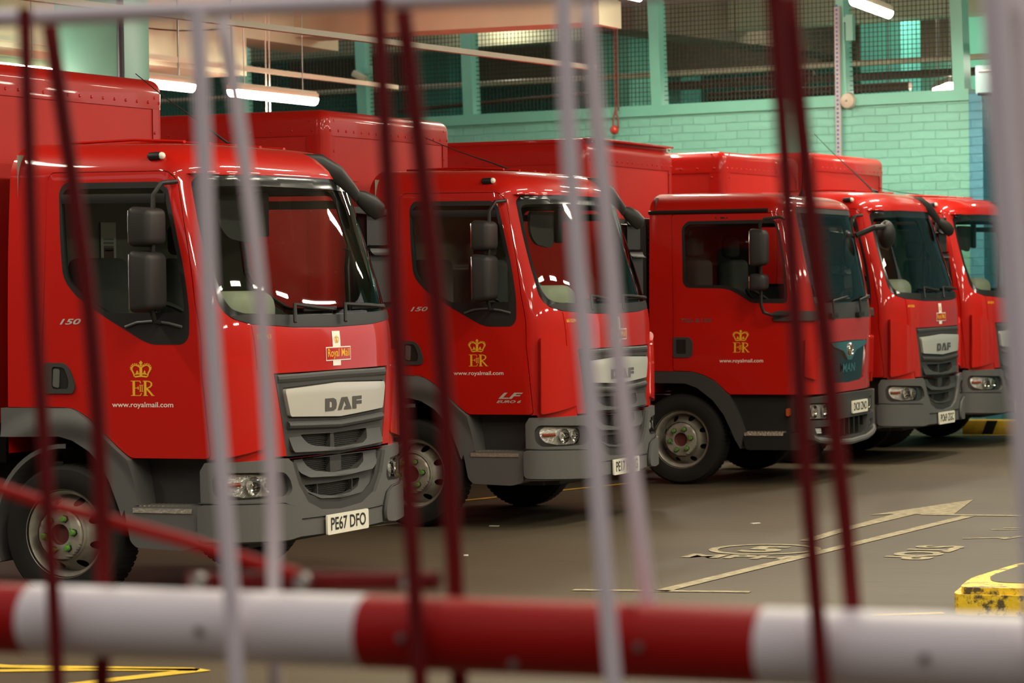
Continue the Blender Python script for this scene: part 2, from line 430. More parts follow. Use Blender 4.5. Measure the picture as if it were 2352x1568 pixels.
def cypher_shapes():
    return [stroke([(.13, .03), (.13, .97)], .10), stroke([(0, .98), (.40, .98)], .045), stroke([(0, .02), (.42, .02)], .045), stroke([(.13, .52), (.31, .52)], .045),
            stroke([(.385, 1), (.42, .84)], .035), stroke([(.40, 0), (.45, .19)], .035), stroke([(.31, .62), (.32, .42)], .04),
            stroke([(.40, .29), (.40, .71)], .04), stroke([(.48, .29), (.48, .71)], .04), stroke([(.36, .71), (.53, .71)], .03), stroke([(.36, .29), (.53, .29)], .03),
            stroke([(.61, .03), (.61, .97)], .10), stroke([(.51, .98), (.70, .98)], .045), stroke([(.52, .02), (.72, .02)], .045),
            stroke([(.66, .975), (.78, .95), (.865, .86), (.87, .70), (.80, .57), (.66, .50)], .07), stroke([(.66, .50), (.80, .25), (.91, .03)], .085), stroke([(.86, .02), (1.0, .02)], .04)]
def fit2(shapes, x0, x1, y0, y1):
    f = lambda p: (x0 + p[0] * (x1 - x0), y0 + p[1] * (y1 - y0))
    return [([f(p) for p in a], [[f(p) for p in h] for h in hs]) for a, hs in shapes]
MAKER = [([(0, 0), (0, 1), (.22, 1), (.29, .86), (.31, .5), (.29, .14), (.22, 0)], [[(.115, .27), (.115, .74), (.17, .74), (.185, .6), (.185, .4), (.17, .27)]]),
         ([(.335, 0), (.44, 1), (.60, 1), (.715, 0), (.50, 0), (.53, .29), (.57, .29), (.525, .72), (.435, 0)], []),
         ([(.74, 0), (.74, 1), (1, 1), (1, .73), (.85, .73), (.85, .63), (1, .63), (1, .36), (.85, .36), (.85, 0)], [])]

# ------------------------------------------------------------------ shared truck pieces
def wheel(parent, x, y, face, hub_out=.035, r=.385, green=True):
    """a tyre with rim and nuts; face = -1 when the outer side looks towards -y"""
    ax = (0, face, 0)
    t = MB().lathe([(.235, -.205), (.30, -.215), (.355, -.20), (r - .006, -.165), (r - .003, -.12), (r - .003, -.03), (r - .007, 0), (.36, .022), (.32, .028), (.27, .022), (.243, .008), (.235, -.03)], (0, 0, 0), ax, 56)
    for k in range(64):                     # tread blocks
        a = 2 * pi * k / 64
        M = Matrix.Rotation(a, 4, 'Y'); t.box(-.012, .012, min(-.02 * face, -.165 * face), max(-.02 * face, -.165 * face), r - .01, r, M=M)
    to = t.build('tyre', RUBBER, parent); to.location = (x, y, r)
    rim = MB()
    rim.lathe([(.243, .006), (.248, .012), (.247, .0), (.226, -.014), (.217, -.04), (.213, -.14)], (0, 0, 0), ax, 56)
    def prof(rr): return np.interp(rr, [.055, .06, .135, .142, .152, .165, .195, .215], [hub_out - .004, hub_out, hub_out, hub_out - .008, hub_out - .05, hub_out - .07, hub_out - .13, hub_out - .15])
    circ = lambda R, n, c=(0, 0): [(c[0] + R * cos(2 * pi * k / n), c[1] + R * sin(2 * pi * k / n)) for k in range(n)]
    holes = [circ(.058, 24)] + [circ(.0235, 14, (.186 * cos(2 * pi * (k + .55) / 8), .186 * sin(2 * pi * (k + .55) / 8))) for k in range(8)]
    vs, fs = cdt(circ(.213, 48), holes, .014)
    hh = prof(np.hypot(vs[:, 0], vs[:, 1])); sx = -face
    rim.add([(sx * p[0], face * h, p[1]) for p, h in zip(vs, hh)], fs)
    rim.lathe([(.150, hub_out - .05), (.157, hub_out - .03), (.150, hub_out - .006)], (0, 0, 0), ax, 48)
    ro = rim.build('rim', ALU, to)
    hb = MB().lathe([(.058, hub_out), (.058, hub_out - .03), (.052, hub_out - .035), (.0, hub_out - .036)], (0, 0, 0), ax, 28)
    MB().lathe([(.21, -.155), (.0, -.155)], (0, 0, 0), ax, 24).build('dark_backing', NET, to)  # black disc stands in for the darkness behind the wheel holes
    hb.build('hub_cap', HUBRED, to, 'dark red recessed hub centre')
    for k in range(6):
        a = 2 * pi * (k + .12) / 6; c = V3((.094 * cos(a), face * hub_out, .094 * sin(a)))
        nb = MB().lathe([(.022, 0), (.022, .008), (.015, .010), (.015, .03), (.010, .034), (0, .034)], c, ax, 6)
        no = nb.build('wheel_nut', BLACK, to)
        if green:
            d = V3((cos(a + 2.2), 0, sin(a + 2.2)))
            g = MB().lathe([(.0165, .012), (.0175, .028), (.013, .037), (0, .038)], c, ax, 10)
            q = c + V3(ax) * .008; s = V3((-d.z, 0, d.x)) * .010
            g.add([q + s, q - s, q + d * .036 - s * .3, q + d * .036 + s * .3, q + s + V3(ax) * .006, q - s + V3(ax) * .006, q + d * .036 - s * .3 + V3(ax) * .006, q + d * .036 + s * .3 + V3(ax) * .006],
                  [(0, 1, 2, 3), (7, 6, 5, 4), (0, 4, 5, 1), (1, 5, 6, 2), (2, 6, 7, 3), (3, 7, 4, 0)])
            g.build('nut_pointer', GREEN, to, 'green plastic pointer on a wheel nut')
    return to

def cargo(parent, y0, y1, z1, x1=-.66, ln=5.4, lid=False, cap=.19):
    z0 = .98; x0 = x1 - ln
    def rbox(a0, a1, b0, b1, c0, c1, r, rt):
        bm = bmesh.new(); bmesh.ops.create_cube(bm, size=1)
        for v in bm.verts: v.co = ((a0 + a1) / 2 + v.co.x * (a1 - a0), (b0 + b1) / 2 + v.co.y * (b1 - b0), (c0 + c1) / 2 + v.co.z * (c1 - c0))
        e = [e for e in bm.edges if not all(v.co.z < (c0 + c1) / 2 for v in e.verts)]
        bmesh.ops.bevel(bm, geom=e, offset=r, segments=5, affect='EDGES', profile=.5); return bm
    body = MB().bm(rbox(x0, x1, y0, y1, z0, z1 - .01, .075, .075)).build('cargo_box', REDBOX, parent)
    tr = MB(); bm = rbox(x0 - .008, x1 + .008, y0 - .008, y1 + .008, z1 - 2 * cap, z1, .082, .08)
    bmesh.ops.bisect_plane(bm, geom=bm.verts[:] + bm.edges[:] + bm.faces[:], plane_co=(0, 0, z1 - cap), plane_no=(0, 0, 1), clear_inner=True); tr.bm(bm)
    to = tr.build('roof_moulding', REDTRIM, parent)
    def rivet(p, par, ax):
        o = bpy.data.objects.new('rivet', RIV[ax]); COL.objects.link(o); o.parent = par; o.location = p
    for k in range(17): rivet((x1 + .008, y0 + .07 + (y1 - y0 - .14) * k / 16, z1 - cap + .04), to, 0)
    for k in range(14): rivet((x1 - .1 - k * .17, y0 - .008, z1 - cap + .04), to, 1)
    for ya, s in ((y0, 1), (y1, -1)):       # vertical corner mouldings: arc wrapping the front corner
        po = MB()
        arc = [(x1 + .006 - .080 + .080 * sin(t), ya + s * (.074 - .080 * cos(t))) for t in np.linspace(0, pi / 2, 8)]
        arc = [(x1 - .15, ya - s * .006)] + arc + [(x1 + .006, ya + s * .145)]
        for (xa, yb), (xc, yd) in zip(arc, arc[1:]): po.add([(xa, yb, z0), (xc, yd, z0), (xc, yd, z1 - cap), (xa, yb, z1 - cap)], [(0, 1, 2, 3) if s > 0 else (3, 2, 1, 0)])
        co = po.build('corner_moulding', REDTRIM, parent)
        for k in range(9):
            rivet((x1 + .006, ya + s * .125, z0 + .2 + k * .22), co, 0); rivet((x1 - .125, ya - s * .006, z0 + .2 + k * .22), co, 1)
    if lid: MB().box(x0, x1 - .05, y0 + .05, y1 - .03, z1 - .005, z1 + .03, .006).box(x1 - .12, x1 + .03, y0 + .08, y1 - .06, z1 + .018, z1 + .036, .004).build('roof_lid', REDTRIM, parent)

RIV = [MB().sphere((0, 0, 0), .011, 8, (.6, 1, 1)).mesh('rivet'), MB().sphere((0, 0, 0), .011, 8, (1, .6, 1)).mesh('rivet')]
for m_ in RIV: m_.materials.append(REDTRIM)

def chassis(parent, W):
    m = MB()
    for y in (.72, W - .79): m.box(-5.9, .95, y, y + .07, .52, .74, .01)
    for x in (-5, -3.6, -2.2, -.9, .1): m.box(x, x + .12, .79, W - .79, .56, .70)
    m.tube([(0, .3, .385), (0, W - .3, .385)], .05); m.tube([(-3.5, .3, .385), (-3.5, W - .3, .385)], .06)
    m.box(-5.9, -.7, .5, W - .5, .74, .98, .01)
    m.build('chassis', BLACK, parent)
    f = MB().box(-2.4, -1.0, .12, .62, .48, .92, .06, 3); f.build('fuel_tank', STEEL, parent)

def mirror(parent, pts_arm, heads, far=None):
    """two shells on an arm; far = truck width when mirrored to the far side"""
    fy = (lambda y: y) if far is None else (lambda y: far - y)
    arm = MB()
    for p in pts_arm: arm.tube([(x, fy(y), z) for x, y, z in p], .014, 8)
    a = arm.build('mirror_arm', BLACK, parent)
    for (x0, x1, y0, y1, z0, z1) in heads:
        bm = bmesh.new(); bmesh.ops.create_cube(bm, size=1)
        for v in bm.verts:
            k = .86 if v.co.x > 0 else 1
            v.co = ((x0 + x1) / 2 + v.co.x * (x1 - x0), fy((y0 + y1) / 2 + v.co.y * (y1 - y0) * k), (z0 + z1) / 2 + v.co.z * (z1 - z0) * (k if v.co.x > 0 else 1))
        bmesh.ops.bevel(bm, geom=bm.edges[:], offset=.035, segments=4, affect='EDGES', profile=.5)
        h = MB().bm(bm).build('mirror_shell', MIRR, a, fix=True)
        ya, yb = sorted((fy(y0 + .02), fy(y1 - .02)))
        MB().box(x0 - .002, x0 + .004, ya, yb, z0 + .025, z1 - .025, .0015).build('mirror_glass', CHROME, a)

def seat(parent, x, y, head=True):
    m = MB().box(x - .05, x + .42, y - .24, y + .24, 1.22, 1.36, .05, 3)
    m.box(x - .2, x - .04, y - .23, y + .23, 1.3, 1.92, .05, 3); 
    if head: m.box(x - .2, x - .09, y - .13, y + .13, 1.94, 2.12, .04, 3)
    m.build('seat', SEAT, parent)
def steering(parent, c, tilt):
    M = Matrix.Translation(c) @ Matrix.Rotation(tilt, 4, 'Y'); m = MB()
    m.tube([M @ V3((.21 * cos(t), .21 * sin(t), 0)) for t in np.linspace(0, 2 * pi, 32, endpoint=False)], .016, 8, closed=True)
    for a in (pi / 2, -pi / 2, 0): m.tube([M @ V3((0, 0, -.02)), M @ V3((.2 * cos(a), .2 * sin(a), 0))], .014, 6)
    m.lathe([(0, .02), (.07, .015), (.08, -.03), (.04, -.35)], M @ V3((0, 0, 0)), M.to_3x3() @ V3((0, 0, 1)), 16)
    m.build('steering_wheel', BLACK, parent)
def plate(parent, cab, txt, u0, v0, v1, off):
    m = MB(); w = .525
    P = cab.P(off)
    bl = V3(P(np.array([u0]), np.array([v0]))[0]); br = V3(P(np.array([u0 + w]), np.array([v0]))[0]); tl = V3(P(np.array([u0]), np.array([v1]))[0])
    ex = (br - bl).normalized(); n = ex.cross((tl - bl).normalized()).normalized(); ey = n.cross(ex); H = v1 - v0
    f = lambda x, y, h: bl + ex * x + ey * y + n * h
    m.prism(rnd([(0, 0), (w, 0), (w, H), (0, H)], .012, 3), lambda x, y, h: f(x, y, h - .006), .012)
    o = m.build('number_plate', PLATE, parent, fix=True)
    if txt:
        x1 = w - .04 if len(txt) > 5 else .27
        vs, fs = fit_text(txt, .04, x1, .022, H - .016, .016); fs = orient(vs, fs)
        MB().add([f(x, y, .0075) for x, y in vs], fs).build('plate_characters', INK, o)
    return o

# ------------------------------------------------------------------ the rigid with the wrap-round silver panel
DAF = Cab(1.087, -.355, .875, 2.36, .20, 2.68, [(.2, 1.165), (.78, 1.16), (1.25, 1.16), (1.50, 1.15), (1.62, 1.125), (2.0, 1.015), (2.36, .905)],
          [(.2, 0), (1.2, 0), (1.5, .008), (2.0, .03), (2.36, .06)], [(.2, .28), (2.36, .28)], 3.6, (.24, .22, .03), .022)
def build_daf(root):
    c = DAF; UC = c.uc; W = 2 * c.half; R = 2 * UC
    door = rnd([(-.125, 1.093), (.053, 1.087), (.104, 1.070), (.176, 1.027), (.266, .948), (.359, .867), (.434, .811), (.925, .811), (.876, 1.30), (.880, 1.65), (.915, 1.9), (.956, 2.33), (.91, 2.385), (-.01, 2.392), (-.045, 2.355), (-.12, 1.5)], .03)
    win = rnd([(.034, 1.83), (.034, 2.05), (.046, 2.29), (.09, 2.335), (.845, 2.327), (.893, 2.29), (.875, 1.90), (.84, 1.62), (.81, 1.47), (.772, 1.433), (.585, 1.434), (.52, 1.455), (.311, 1.575), (.12, 1.70), (.055, 1.775)], .03)
    scr0 = [(1.028, 2.325), (1.08, 2.362), (1.56, 2.374)]
    scr = scr0 + [(R - u, v) for u, v in scr0[::-1]]
    low = [(1.012, 2.1), (1.004, 1.85), (1.008, 1.66), (1.032, 1.602), (1.08, 1.566), (1.19, 1.536), (1.58, 1.512), (2.055, 1.505)]
    scr = rnd(scr + [(R - u, v) for u, v in low] + low[:-1][::-1], .02, 3)
    bon = [(1.193, 1.530), (1.58, 1.506), (2.055, 1.499)]; bon = bon + [(R - u, v) for u, v in bon[:-1][::-1]]
    gapL = [(1.193, 1.530), (1.215, 1.30), (1.255, 1.11), (1.316, .86), (1.332, .80)]
    gr = [(1.350, 1.262), (1.43, .93), (1.458, .800)]
    lcl = [(1.05, 2.30), (2.055, 2.335), (R - 1.05, 2.30), (R - 1.03, 1.66), (R - 1.12, 1.575), (2.055, 1.55), (1.12, 1.575), (1.03, 1.66)]
    bonnet = bon + [(R - u, v) for u, v in gapL[1:]] + [(R - u, v) for u, v in gr[::-1]] + gr + gapL[1:][::-1]
    hole_front = bon + [(R - u, v) for u, v in gapL[1:-1]] + [(R - 1.335, .784), (1.335, .784)] + gapL[1:-1][::-1]
    arch = [(-.355, 1.089), (.053, 1.085), (.104, 1.068), (.176, 1.024), (.266, .945), (.359, .864), (.434, .806)]
    xr = c.xr; lowv = .784
    outline = [(xr, c.vmax), (xr, 1.089)] + arch[1:] + [(.95, .806), (.96, lowv), (1.335, lowv - .001)]
    outline = outline + [(R - u, v) for u, v in outline[::-1]]
    infl = lambda poly, k: [(lambda p, m: tuple(p + (p - m) / np.linalg.norm(p - m) * k))(np.array(p), np.mean(np.array(poly), 0)) for p in poly]
    dh = infl(door, .006)
    body = MB(); c.panel(body, outline, 0, .03, [dh, c.mir(dh), scr, hole_front], .045)
    # roof cap and rear wall
    us = np.linspace(xr, R - xr, 120); ring = c.S(us, np.full(120, c.vmax)); ctr = np.array([.22, c.half, ring[:, 2].mean() + .022])
    ks = [1, .85, .6, .3, .02]
    g = [[(ctr + (p - ctr) * np.array([k, k, 1 if k == 1 else 0])) if k < 1 else p for p in ring] for k in ks]
    for i, k in enumerate(ks):
        if k < 1:
            for j in range(120):
                q = ctr + (ring[j] - ctr) * k; q[2] = ring[j][2] * k + (ring[j][2] * .35 + .65 * ring[:, 2].mean()) * (1 - k) + .02 * (1 - k * k); g[i][j] = q
    vs = [p for r_ in g for p in r_]; fs = []
    for i in range(len(ks) - 1):
        for j in range(119): fs.append((i * 120 + j, i * 120 + j + 1, (i + 1) * 120 + j + 1, (i + 1) * 120 + j))
    nn = np.zeros((len(vs), 3)); nn[:, 2] = 1
    for j in range(120): nn[j] = c.N(us[j], c.vmax - .01); nn[j] = nn[j] * .5 + np.array([0, 0, .5]); nn[j] /= np.linalg.norm(nn[j])
    body.add(vs, fs, nn)
    vv = np.linspace(.83, c.vmax, 30); a = c.S(np.full(30, xr), vv); b = c.S(np.full(30, R - xr), vv)
    body.add(list(a) + list(b), [(i, i + 1, 30 + i + 1, 30 + i) for i in range(29)])
    for k in range(5):                        # pressed ribs along the roof
        y = .5 + k * .3; body.tube([(-.25, y, 2.578), (.2, y, 2.585), (.52, y, 2.566)], .018, 6, sq=(1, .5))
    cab = body.build('cab_body', RED, root)
    # lining seen through the glass
    li = MB(); c.panel(li, [(xr + .06, 2.36), (xr + .06, 1.2), (.3, 1.2), (.5, .95), (1.32, .95), (1.32, 1.50), (R - 1.32, 1.50), (R - 1.32, .95), (R - .5, .95), (R - .3, 1.2), (R - xr - .06, 1.2), (R - xr - .06, 2.36)], -.05, 0, [win, c.mir(win), lcl], .08)
    li.add([(-.28, .08, 2.37), (.85, .12, 2.37), (.85, W - .12, 2.37), (-.28, W - .08, 2.37)], [(3, 2, 1, 0)])
    li.add([(-.30, .05, .95), (-.30, W - .05, .95), (-.30, W - .05, 2.5), (-.30, .05, 2.5)], [(3, 2, 1, 0)]).box(-.3, 1.05, .05, W - .05, .93, .96)
    li.build('cab_lining', TRIMC, cab)
    d = MB().box(.70, 1.04, .10, W - .10, 1.25, 1.50, .05, 3); d.box(.95, 1.10, .25, W - .25, 1.3, 1.505, .03, 3); db = d.build('dashboard', DASH, cab)
    MB().box(.66, 1.03, .16, .66, 1.40, 1.72, .09, 4).build('instrument_hood', BINN, cab)
    seat(cab, .05, .52, False); seat(cab, .05, 1.55); steering(cab, (.50, .50, 1.53), radians(38))
    MB().prism(rnd([(.55, 2.26), (.55, 2.10), (.66, 2.02), (.95, 1.99), (1.05, 2.08), (1.05, 2.26)], .06), lambda y, z, h: (.68 + h, y, z), .02).build('sun_visor', GREYD, cab, fix=True)
    MB().box(.70, .74, 1.0, 1.09, 2.03, 2.28, .012).build('toll_tag_holder', BLACK, cab)
    MB().tube([(.80, W - .2, 1.5), (.80, W - .22, 1.85), (.76, W - .12, 1.95)], .016, 8).build('grab_handle', BLACK, cab)
    for m_ in (False, True):
        dm = MB(); c.panel(dm, door, .004, .03, [win], .05, mirror=m_); dr = dm.build('door', RED, root)
        fr = MB(); c.panel(fr, win, .006, .03, [rnd([(.058, 1.84), (.062, 2.26), (.10, 2.30), (.83, 2.292), (.862, 2.27), (.845, 1.90), (.812, 1.63), (.80, 1.608), (.315, 1.608), (.14, 1.72), (.075, 1.79)], .025)], .05, mirror=m_, d=.03)
        fo = fr.build('window_frame', BLACK, dr)
        gl = MB(); c.panel(gl, rnd([(.05, 1.84), (.05, 2.27), (.09, 2.31), (.84, 2.30), (.87, 2.28), (.85, 1.90), (.82, 1.62), (.80, 1.595), (.305, 1.595), (.13, 1.71), (.065, 1.78)], .02), -.012, 0, (), .1, mirror=m_)
        gl.build('door_window', GLASS, dr)
        ds = MB(); c.ribbon(ds, [(.06, 2.245), (.86, 2.235)], .03, .004, 6, sq=(.3, 1), mirror=m_); ds.build('wind_deflector', BLACK, dr)
        hr = rnd([(-.118, 1.165), (.078, 1.165), (.09, 1.21), (.055, 1.303), (.014, 1.336), (-.118, 1.336)], .03)
        h = MB(); c.panel(h, hr, .016, .02, [rnd([(-.06, 1.19), (.045, 1.19), (.05, 1.24), (.02, 1.31), (-.06, 1.315)], .02)], .03, mirror=m_)
        ho = h.build('door_handle', GREYD, dr)
        pk = MB(); c.panel(pk, hr, .007, 0, (), .05, mirror=m_); pk.build('handle_pocket', BLACK, ho)
        g_ = MB(); c.panel(g_, rnd([(-.055, 1.205), (-.015, 1.195), (-.01, 1.30), (-.05, 1.305)], .012), .014, .03, (), .03, mirror=m_); g_.build('handle_grip', GREY, ho)
        # glass edge trim showing the arm root
        tr_ = MB(); c.ribbon(tr_, [(.42, 1.532), (.5, 1.556), (.6, 1.562), (.70, 1.55), (.78, 1.53)], .008, .012, 6, mirror=m_); tr_.build('mirror_base', GREY, dr)
        # lamp on the roof edge
        lp = MB(); p0 = V3(c.P(.012)(np.array([.80]), np.array([2.475]))[0]); p1 = V3(c.P(.012)(np.array([.885]), np.array([2.478]))[0])
        if m_: p0.y = W - p0.y; p1.y = W - p1.y
        lp.tube([p0 + (p0 - p1) * .15, p0, p0.lerp(p1, .6), p1], [.012, .022, .024, .022], 12)
        lo = lp.build('marker_lamp', BLACK, root)
        MB().sphere(p1 + (p1 - p0) * .12, .021, 12).build('lamp_lens', WHITE, lo, 'clear domed lens')
        # corner air deflector
        dp = [(.966, .812), (1.314, .862), (1.305, .90), (1.245, 1.13), (1.213, 1.255), (1.208, 1.285), (.969, 1.352)]
        fl = lambda u, v: .014 + .05 * np.clip((1.30 - u) / .33, 0, 1) ** 1.5 + .0 * v
        df = MB(); c.panel(df, rnd(dp, .012, 3), fl, .055, (), .04, mirror=m_); dfo = df.build('air_deflector', RED, root)
        for k in range(5 if m_ else 0):
            v = .84 + k * .1; sl = MB(); c.ribbon(sl, [(.955, v), (.985, v)], .022, .015, 4, mirror=m_); sl.build('deflector_bracket', BLACK, dfo)
        # mirrors
        mirror(root, [[(.72, .05, 2.325), (.69, -.06, 2.315), (.66, -.10, 2.25), (.64, -.10, 1.62), (.64, -.07, 1.56), (.63, .02, 1.55)]],
               [(x_, x_ + .13, -.225, .02, 1.965, 2.19) for x_ in (.72 if m_ else .56,)] + [(x_, x_ + .13, -.225, .02, 1.605, 1.955) for x_ in (.74 if m_ else .56,)], W if m_ else None)
        # wheel arch, step and recess
        fo_ = [(-.39, 1.085), (.053, 1.084), (.104, 1.066), (.176, 1.021), (.267, .942), (.358, .861), (.437, .800), (.466, .664), (.483, .552)]
        fi_ = [(.40, .535), (.375, .49), (.351, .556), (.303, .68), (.254, .768), (.173, .848), (.071, .905), (-.012, .927), (-.39, .924)]
        def aoff(u, v, c=c):
            uu = np.asarray(u); r1 = np.hypot(uu - .02, np.asarray(v) - .42)
            k = np.clip((r1 - .585) / .11, -1, 1); return .02 + .03 * (1 + np.cos(pi * k)) / 2
        ar = MB(); c.panel(ar, fo_ + fi_, aoff, .22, (), .022, mirror=m_); ar.build('wheel_arch', GREY, root)
        st = MB(); c.panel(st, rnd([(.392, .545), (.86, .553), (.868, .538), (.848, .33), (.76, .308), (.466, .318), (.428, .353)], .02), .022, .20, (), .05, mirror=m_)
        so = st.build('step_panel', GREY, root)
        td = MB(); c.panel(td, [(.452, .512), (.82, .512), (.82, .537), (.452, .537)], .028, .03, (), .05, mirror=m_)
        y_ = (lambda y: y) if not m_ else (lambda y: W - y)
        for k in range(12):
            x = .46 + k * .029; ya, yb = sorted((y_(-.015), y_(.15))); td.box(x, x + .012, ya, yb, .540, .552)
        td.build('step_tread', TREAD, so, 'bare metal step tread')
        rc = MB(); ya, yb = sorted((y_(.17), y_(.6))); rc.box(.40, .93, ya, yb, .30, .84); ya, yb = sorted((y_(-.0), y_(.2))); rc.box(.40, .93, ya, yb, .525, .545)
        rc.build('step_recess', GREYD, so)
        mg = MB(); pr = [(.47 * cos(t), .385 + .5 * sin(t)) for t in np.linspace(radians(88), radians(200), 20)]
        ya, yb = sorted((y_(.0), y_(.26)))
        for (xa, za), (xb, zb) in zip(pr, pr[1:]): mg.add([(xa, ya, za), (xb, ya, zb), (xb, yb, zb), (xa, yb, za), (xa * .95, ya, .385 + (za - .385) * .95), (xb * .95, ya, .385 + (zb - .385) * .95), (xb * .95, yb, .385 + (zb - .385) * .95), (xa * .95, yb, .385 + (za - .385) * .95)],
                                                        [(0, 1, 2, 3), (7, 6, 5, 4), (0, 4, 5, 1), (3, 2, 6, 7)])
        mg.build('mudguard', GREY, root)
        # head lamp
        hl = rnd([(.965, .70), (1.0, .722), (1.20, .712), (1.345, .697), (1.366, .648), (1.332, .59), (1.12, .587), (1.0, .612), (.966, .655)], .03)
        rf = MB(); c.panel(rf, hl, -.02, 0, (), .03, mirror=m_); hlo = rf.build('headlight', FACET, root)
        for uu, vv, r_ in ((1.17, .652, .052), (1.285, .648, .042)):
            p = V3(c.P(-.015)(np.array([uu]), np.array([vv]))[0]); n_ = V3(c.N(np.array([uu]), np.array([vv]))[0])
            if m_: p.y = W - p.y; n_.y = -n_.y
            MB().lathe([(r_, .026), (r_ * .8, .005), (r_ * .35, -.012), (.014, -.014), (.014, .02), (0, .024)], p, n_, 20).build('reflector_bowl', CHROME, hlo)
        am = MB(); c.ribbon(am, [(.99, .662), (1.09, .662)], [.006, .010, .013, .014][0:4] if False else .011, -.002, 8, mirror=m_); am.build('indicator', AMBER, hlo, 'amber indicator bulb cover')
        ln = MB(); c.panel(ln, hl, .036, 0, (), .03, mirror=m_); ln.build('headlight_lens', LENS, hlo)
        # lower bumper corner
        bc = MB(); c.panel(bc, rnd([(.868, .562), (1.385, .541), (1.475, .512), (1.515, .46), (1.535, .41), (1.527, .352), (1.40, .338), (.868, .362)], .035), lambda u, v: .055 + .0 * u, .05, (), .05, mirror=m_)
        bc.build('bumper_corner', GREY, root)
        sm = MB(); c.ribbon(sm, [(.868, .568), (1.385, .547), (1.478, .517), (1.52, .463), (1.542, .41), (1.533, .35)], .006, .034, 6, mirror=m_); sm.build('bumper_seam', BLACK, root)
    # windscreen
    clear0 = [(1.062, 2.285), (1.12, 2.302), (1.6, 2.312)]; cl = clear0 + [(R - u, v) for u, v in clear0[::-1]]
    lw = [(1.04, 2.05), (1.032, 1.86), (1.048, 1.69), (1.085, 1.625), (1.16, 1.600), (1.58, 1.585)]
    cl = rnd(cl + [(R - u, v) for u, v in lw] + lw[::-1], .025, 3)
    bd = MB(); c.panel(bd, scr, -.008, .012, [cl], .05); bo = bd.build('windscreen_border', BAND, cab)
    ws = MB(); c.panel(ws, cl, -.008, 0, (), .05); ws.build('windscreen', GLASS, cab)
    cw = MB(); cp = [(1.06, 1.583), (1.18, 1.592), (1.6, 1.582), (2.055, 1.577)]; cp = cp + [(R - u, v) for u, v in cp[:-1][::-1]]
    lo_ = [(1.10, 1.562), (1.195, 1.538), (1.58, 1.514), (2.055, 1.507)]
    c.panel(cw, cp + [(R - u, v) for u, v in lo_[:-1]] + lo_[::-1], .004, .01, (), .04)
    cw.build('scuttle_panel', BLACK, cab)
    for (a_, b_) in (((1.55, 1.535), (2.02, 1.603)), ((2.15, 1.53), (2.74, 1.608))):
        wp = MB(); c.ribbon(wp, [a_, ((a_[0] * .93 + b_[0] * .07), a_[1] + .10), (b_[0] * .6 + a_[0] * .4, b_[1] + .012), b_], .011, .03, 6)
        wo = wp.build('wiper', BLACK, cab)
        bl = MB(); c.ribbon(bl, [(a_[0] + .15, b_[1] + .005), (b_[0] + .08, b_[1] + .008)], .009, .012, 6, sq=(.6, 1.4)); bl.build('wiper_blade', BLACK, wo)
    # front mirror arm on the far roof corner
    p = lambda u, v, o: V3(c.P(o)(np.array([u]), np.array([v]))[0])
    am = MB(); pts = [(.775, 1.43, 2.49), (.84, 1.53, 2.455), (.90, 1.66, 2.40), (.938, 1.76, 2.315), (.955, 1.81, 2.265)]
    am.tube(pts, [.03, .062, .05, .036, .032], 12, sq=(.45, 1.1)); ao = am.build('front_mirror_arm', BLACK, root)
    hd = MB().tube([(.945, 1.79, 2.29), (.965, 1.83, 2.265), (1.00, 1.89, 2.225), (1.03, 1.945, 2.18), (1.04, 1.965, 2.165)], [.02, .045, .058, .052, .02], 14, sq=(.65, 1.1))
    hd.build('front_mirror_shell', BLACK, ao)
    # bonnet lid, grille
    bm_ = MB(); c.panel(bm_, bonnet, .004, .03, (), .045); bm_.build('bonnet_panel', RED, root)
    ov = lambda p: [(u, v) for u, v in p]
    op1 = rnd([(1.605, .912), (1.985, .902), (2.424, .908), (2.40, .851), (2.324, .827), (1.996, .818), (1.73, .842), (1.665, .86)], .02)
    op2 = rnd([(1.625, .776), (1.954, .767), (2.386, .767), (2.362, .717), (2.255, .683), (1.95, .678), (1.738, .701), (1.67, .73)], .02)
    op3 = rnd([(1.64, .626), (1.947, .620), (2.33, .624), (2.28, .575), (2.16, .548), (1.983, .542), (1.807, .559), (1.694, .585)], .02)
    gout = [(1.362, 1.256), (1.85, 1.252)]; gout = gout + [(R - u, v) for u, v in gout[::-1]] + [(R - 1.435, .93), (R - 1.462, .797), (2.36, .793), (2.055, .778), (1.75, .793), (1.462, .797), (1.435, .93)]
    bhole = rnd([(1.43, 1.180), (2.055, 1.196), (R - 1.43, 1.180), (R - 1.43, 1.15), (R - 1.475, 1.01), (2.055, .985), (1.475, 1.01), (1.43, 1.15)], .02)
    gm = MB(); c.panel(gm, gout, .002, .03, [bhole, op1], .04)
    c.ribbon(gm, [(1.385, 1.228), (2.055, 1.232), (R - 1.385, 1.228)], .026, -.004, 10, sq=(.6, 1))
    c.ribbon(gm, [(1.47, .968), (2.055, .948), (R - 1.47, .968)], .030, .0, 10, sq=(.8, .8))
    slope = lambda v0, v1, a, b: (lambda u, v: a + (b - a) * np.clip((v0 - np.asarray(v)) / (v0 - v1), 0, 1) ** 1.4)
    go = gm.build('grille', GREYD, root)
    lv = MB(); c.panel(lv, rnd([(1.478, .945), (2.055, .930), (R - 1.478, .945), (R - 1.50, .818), (2.055, .800), (1.50, .818)], .02), slope(.945, .805, -.006, .034), .05, [op1], .025, d=.025); lv.build('grille_louvre', GREYD, go)
    bg = MB(); c.panel(bg, bhole, -.006, 0, (), .06); bg.build('badge_recess', BLACK, go)
    sp = MB(); sil = rnd([(1.442, 1.172), (2.055, 1.189), (R - 1.442, 1.172), (R - 1.438, 1.15), (R - 1.482, 1.018), (2.055, .994), (1.482, 1.018), (1.438, 1.15)], .015)
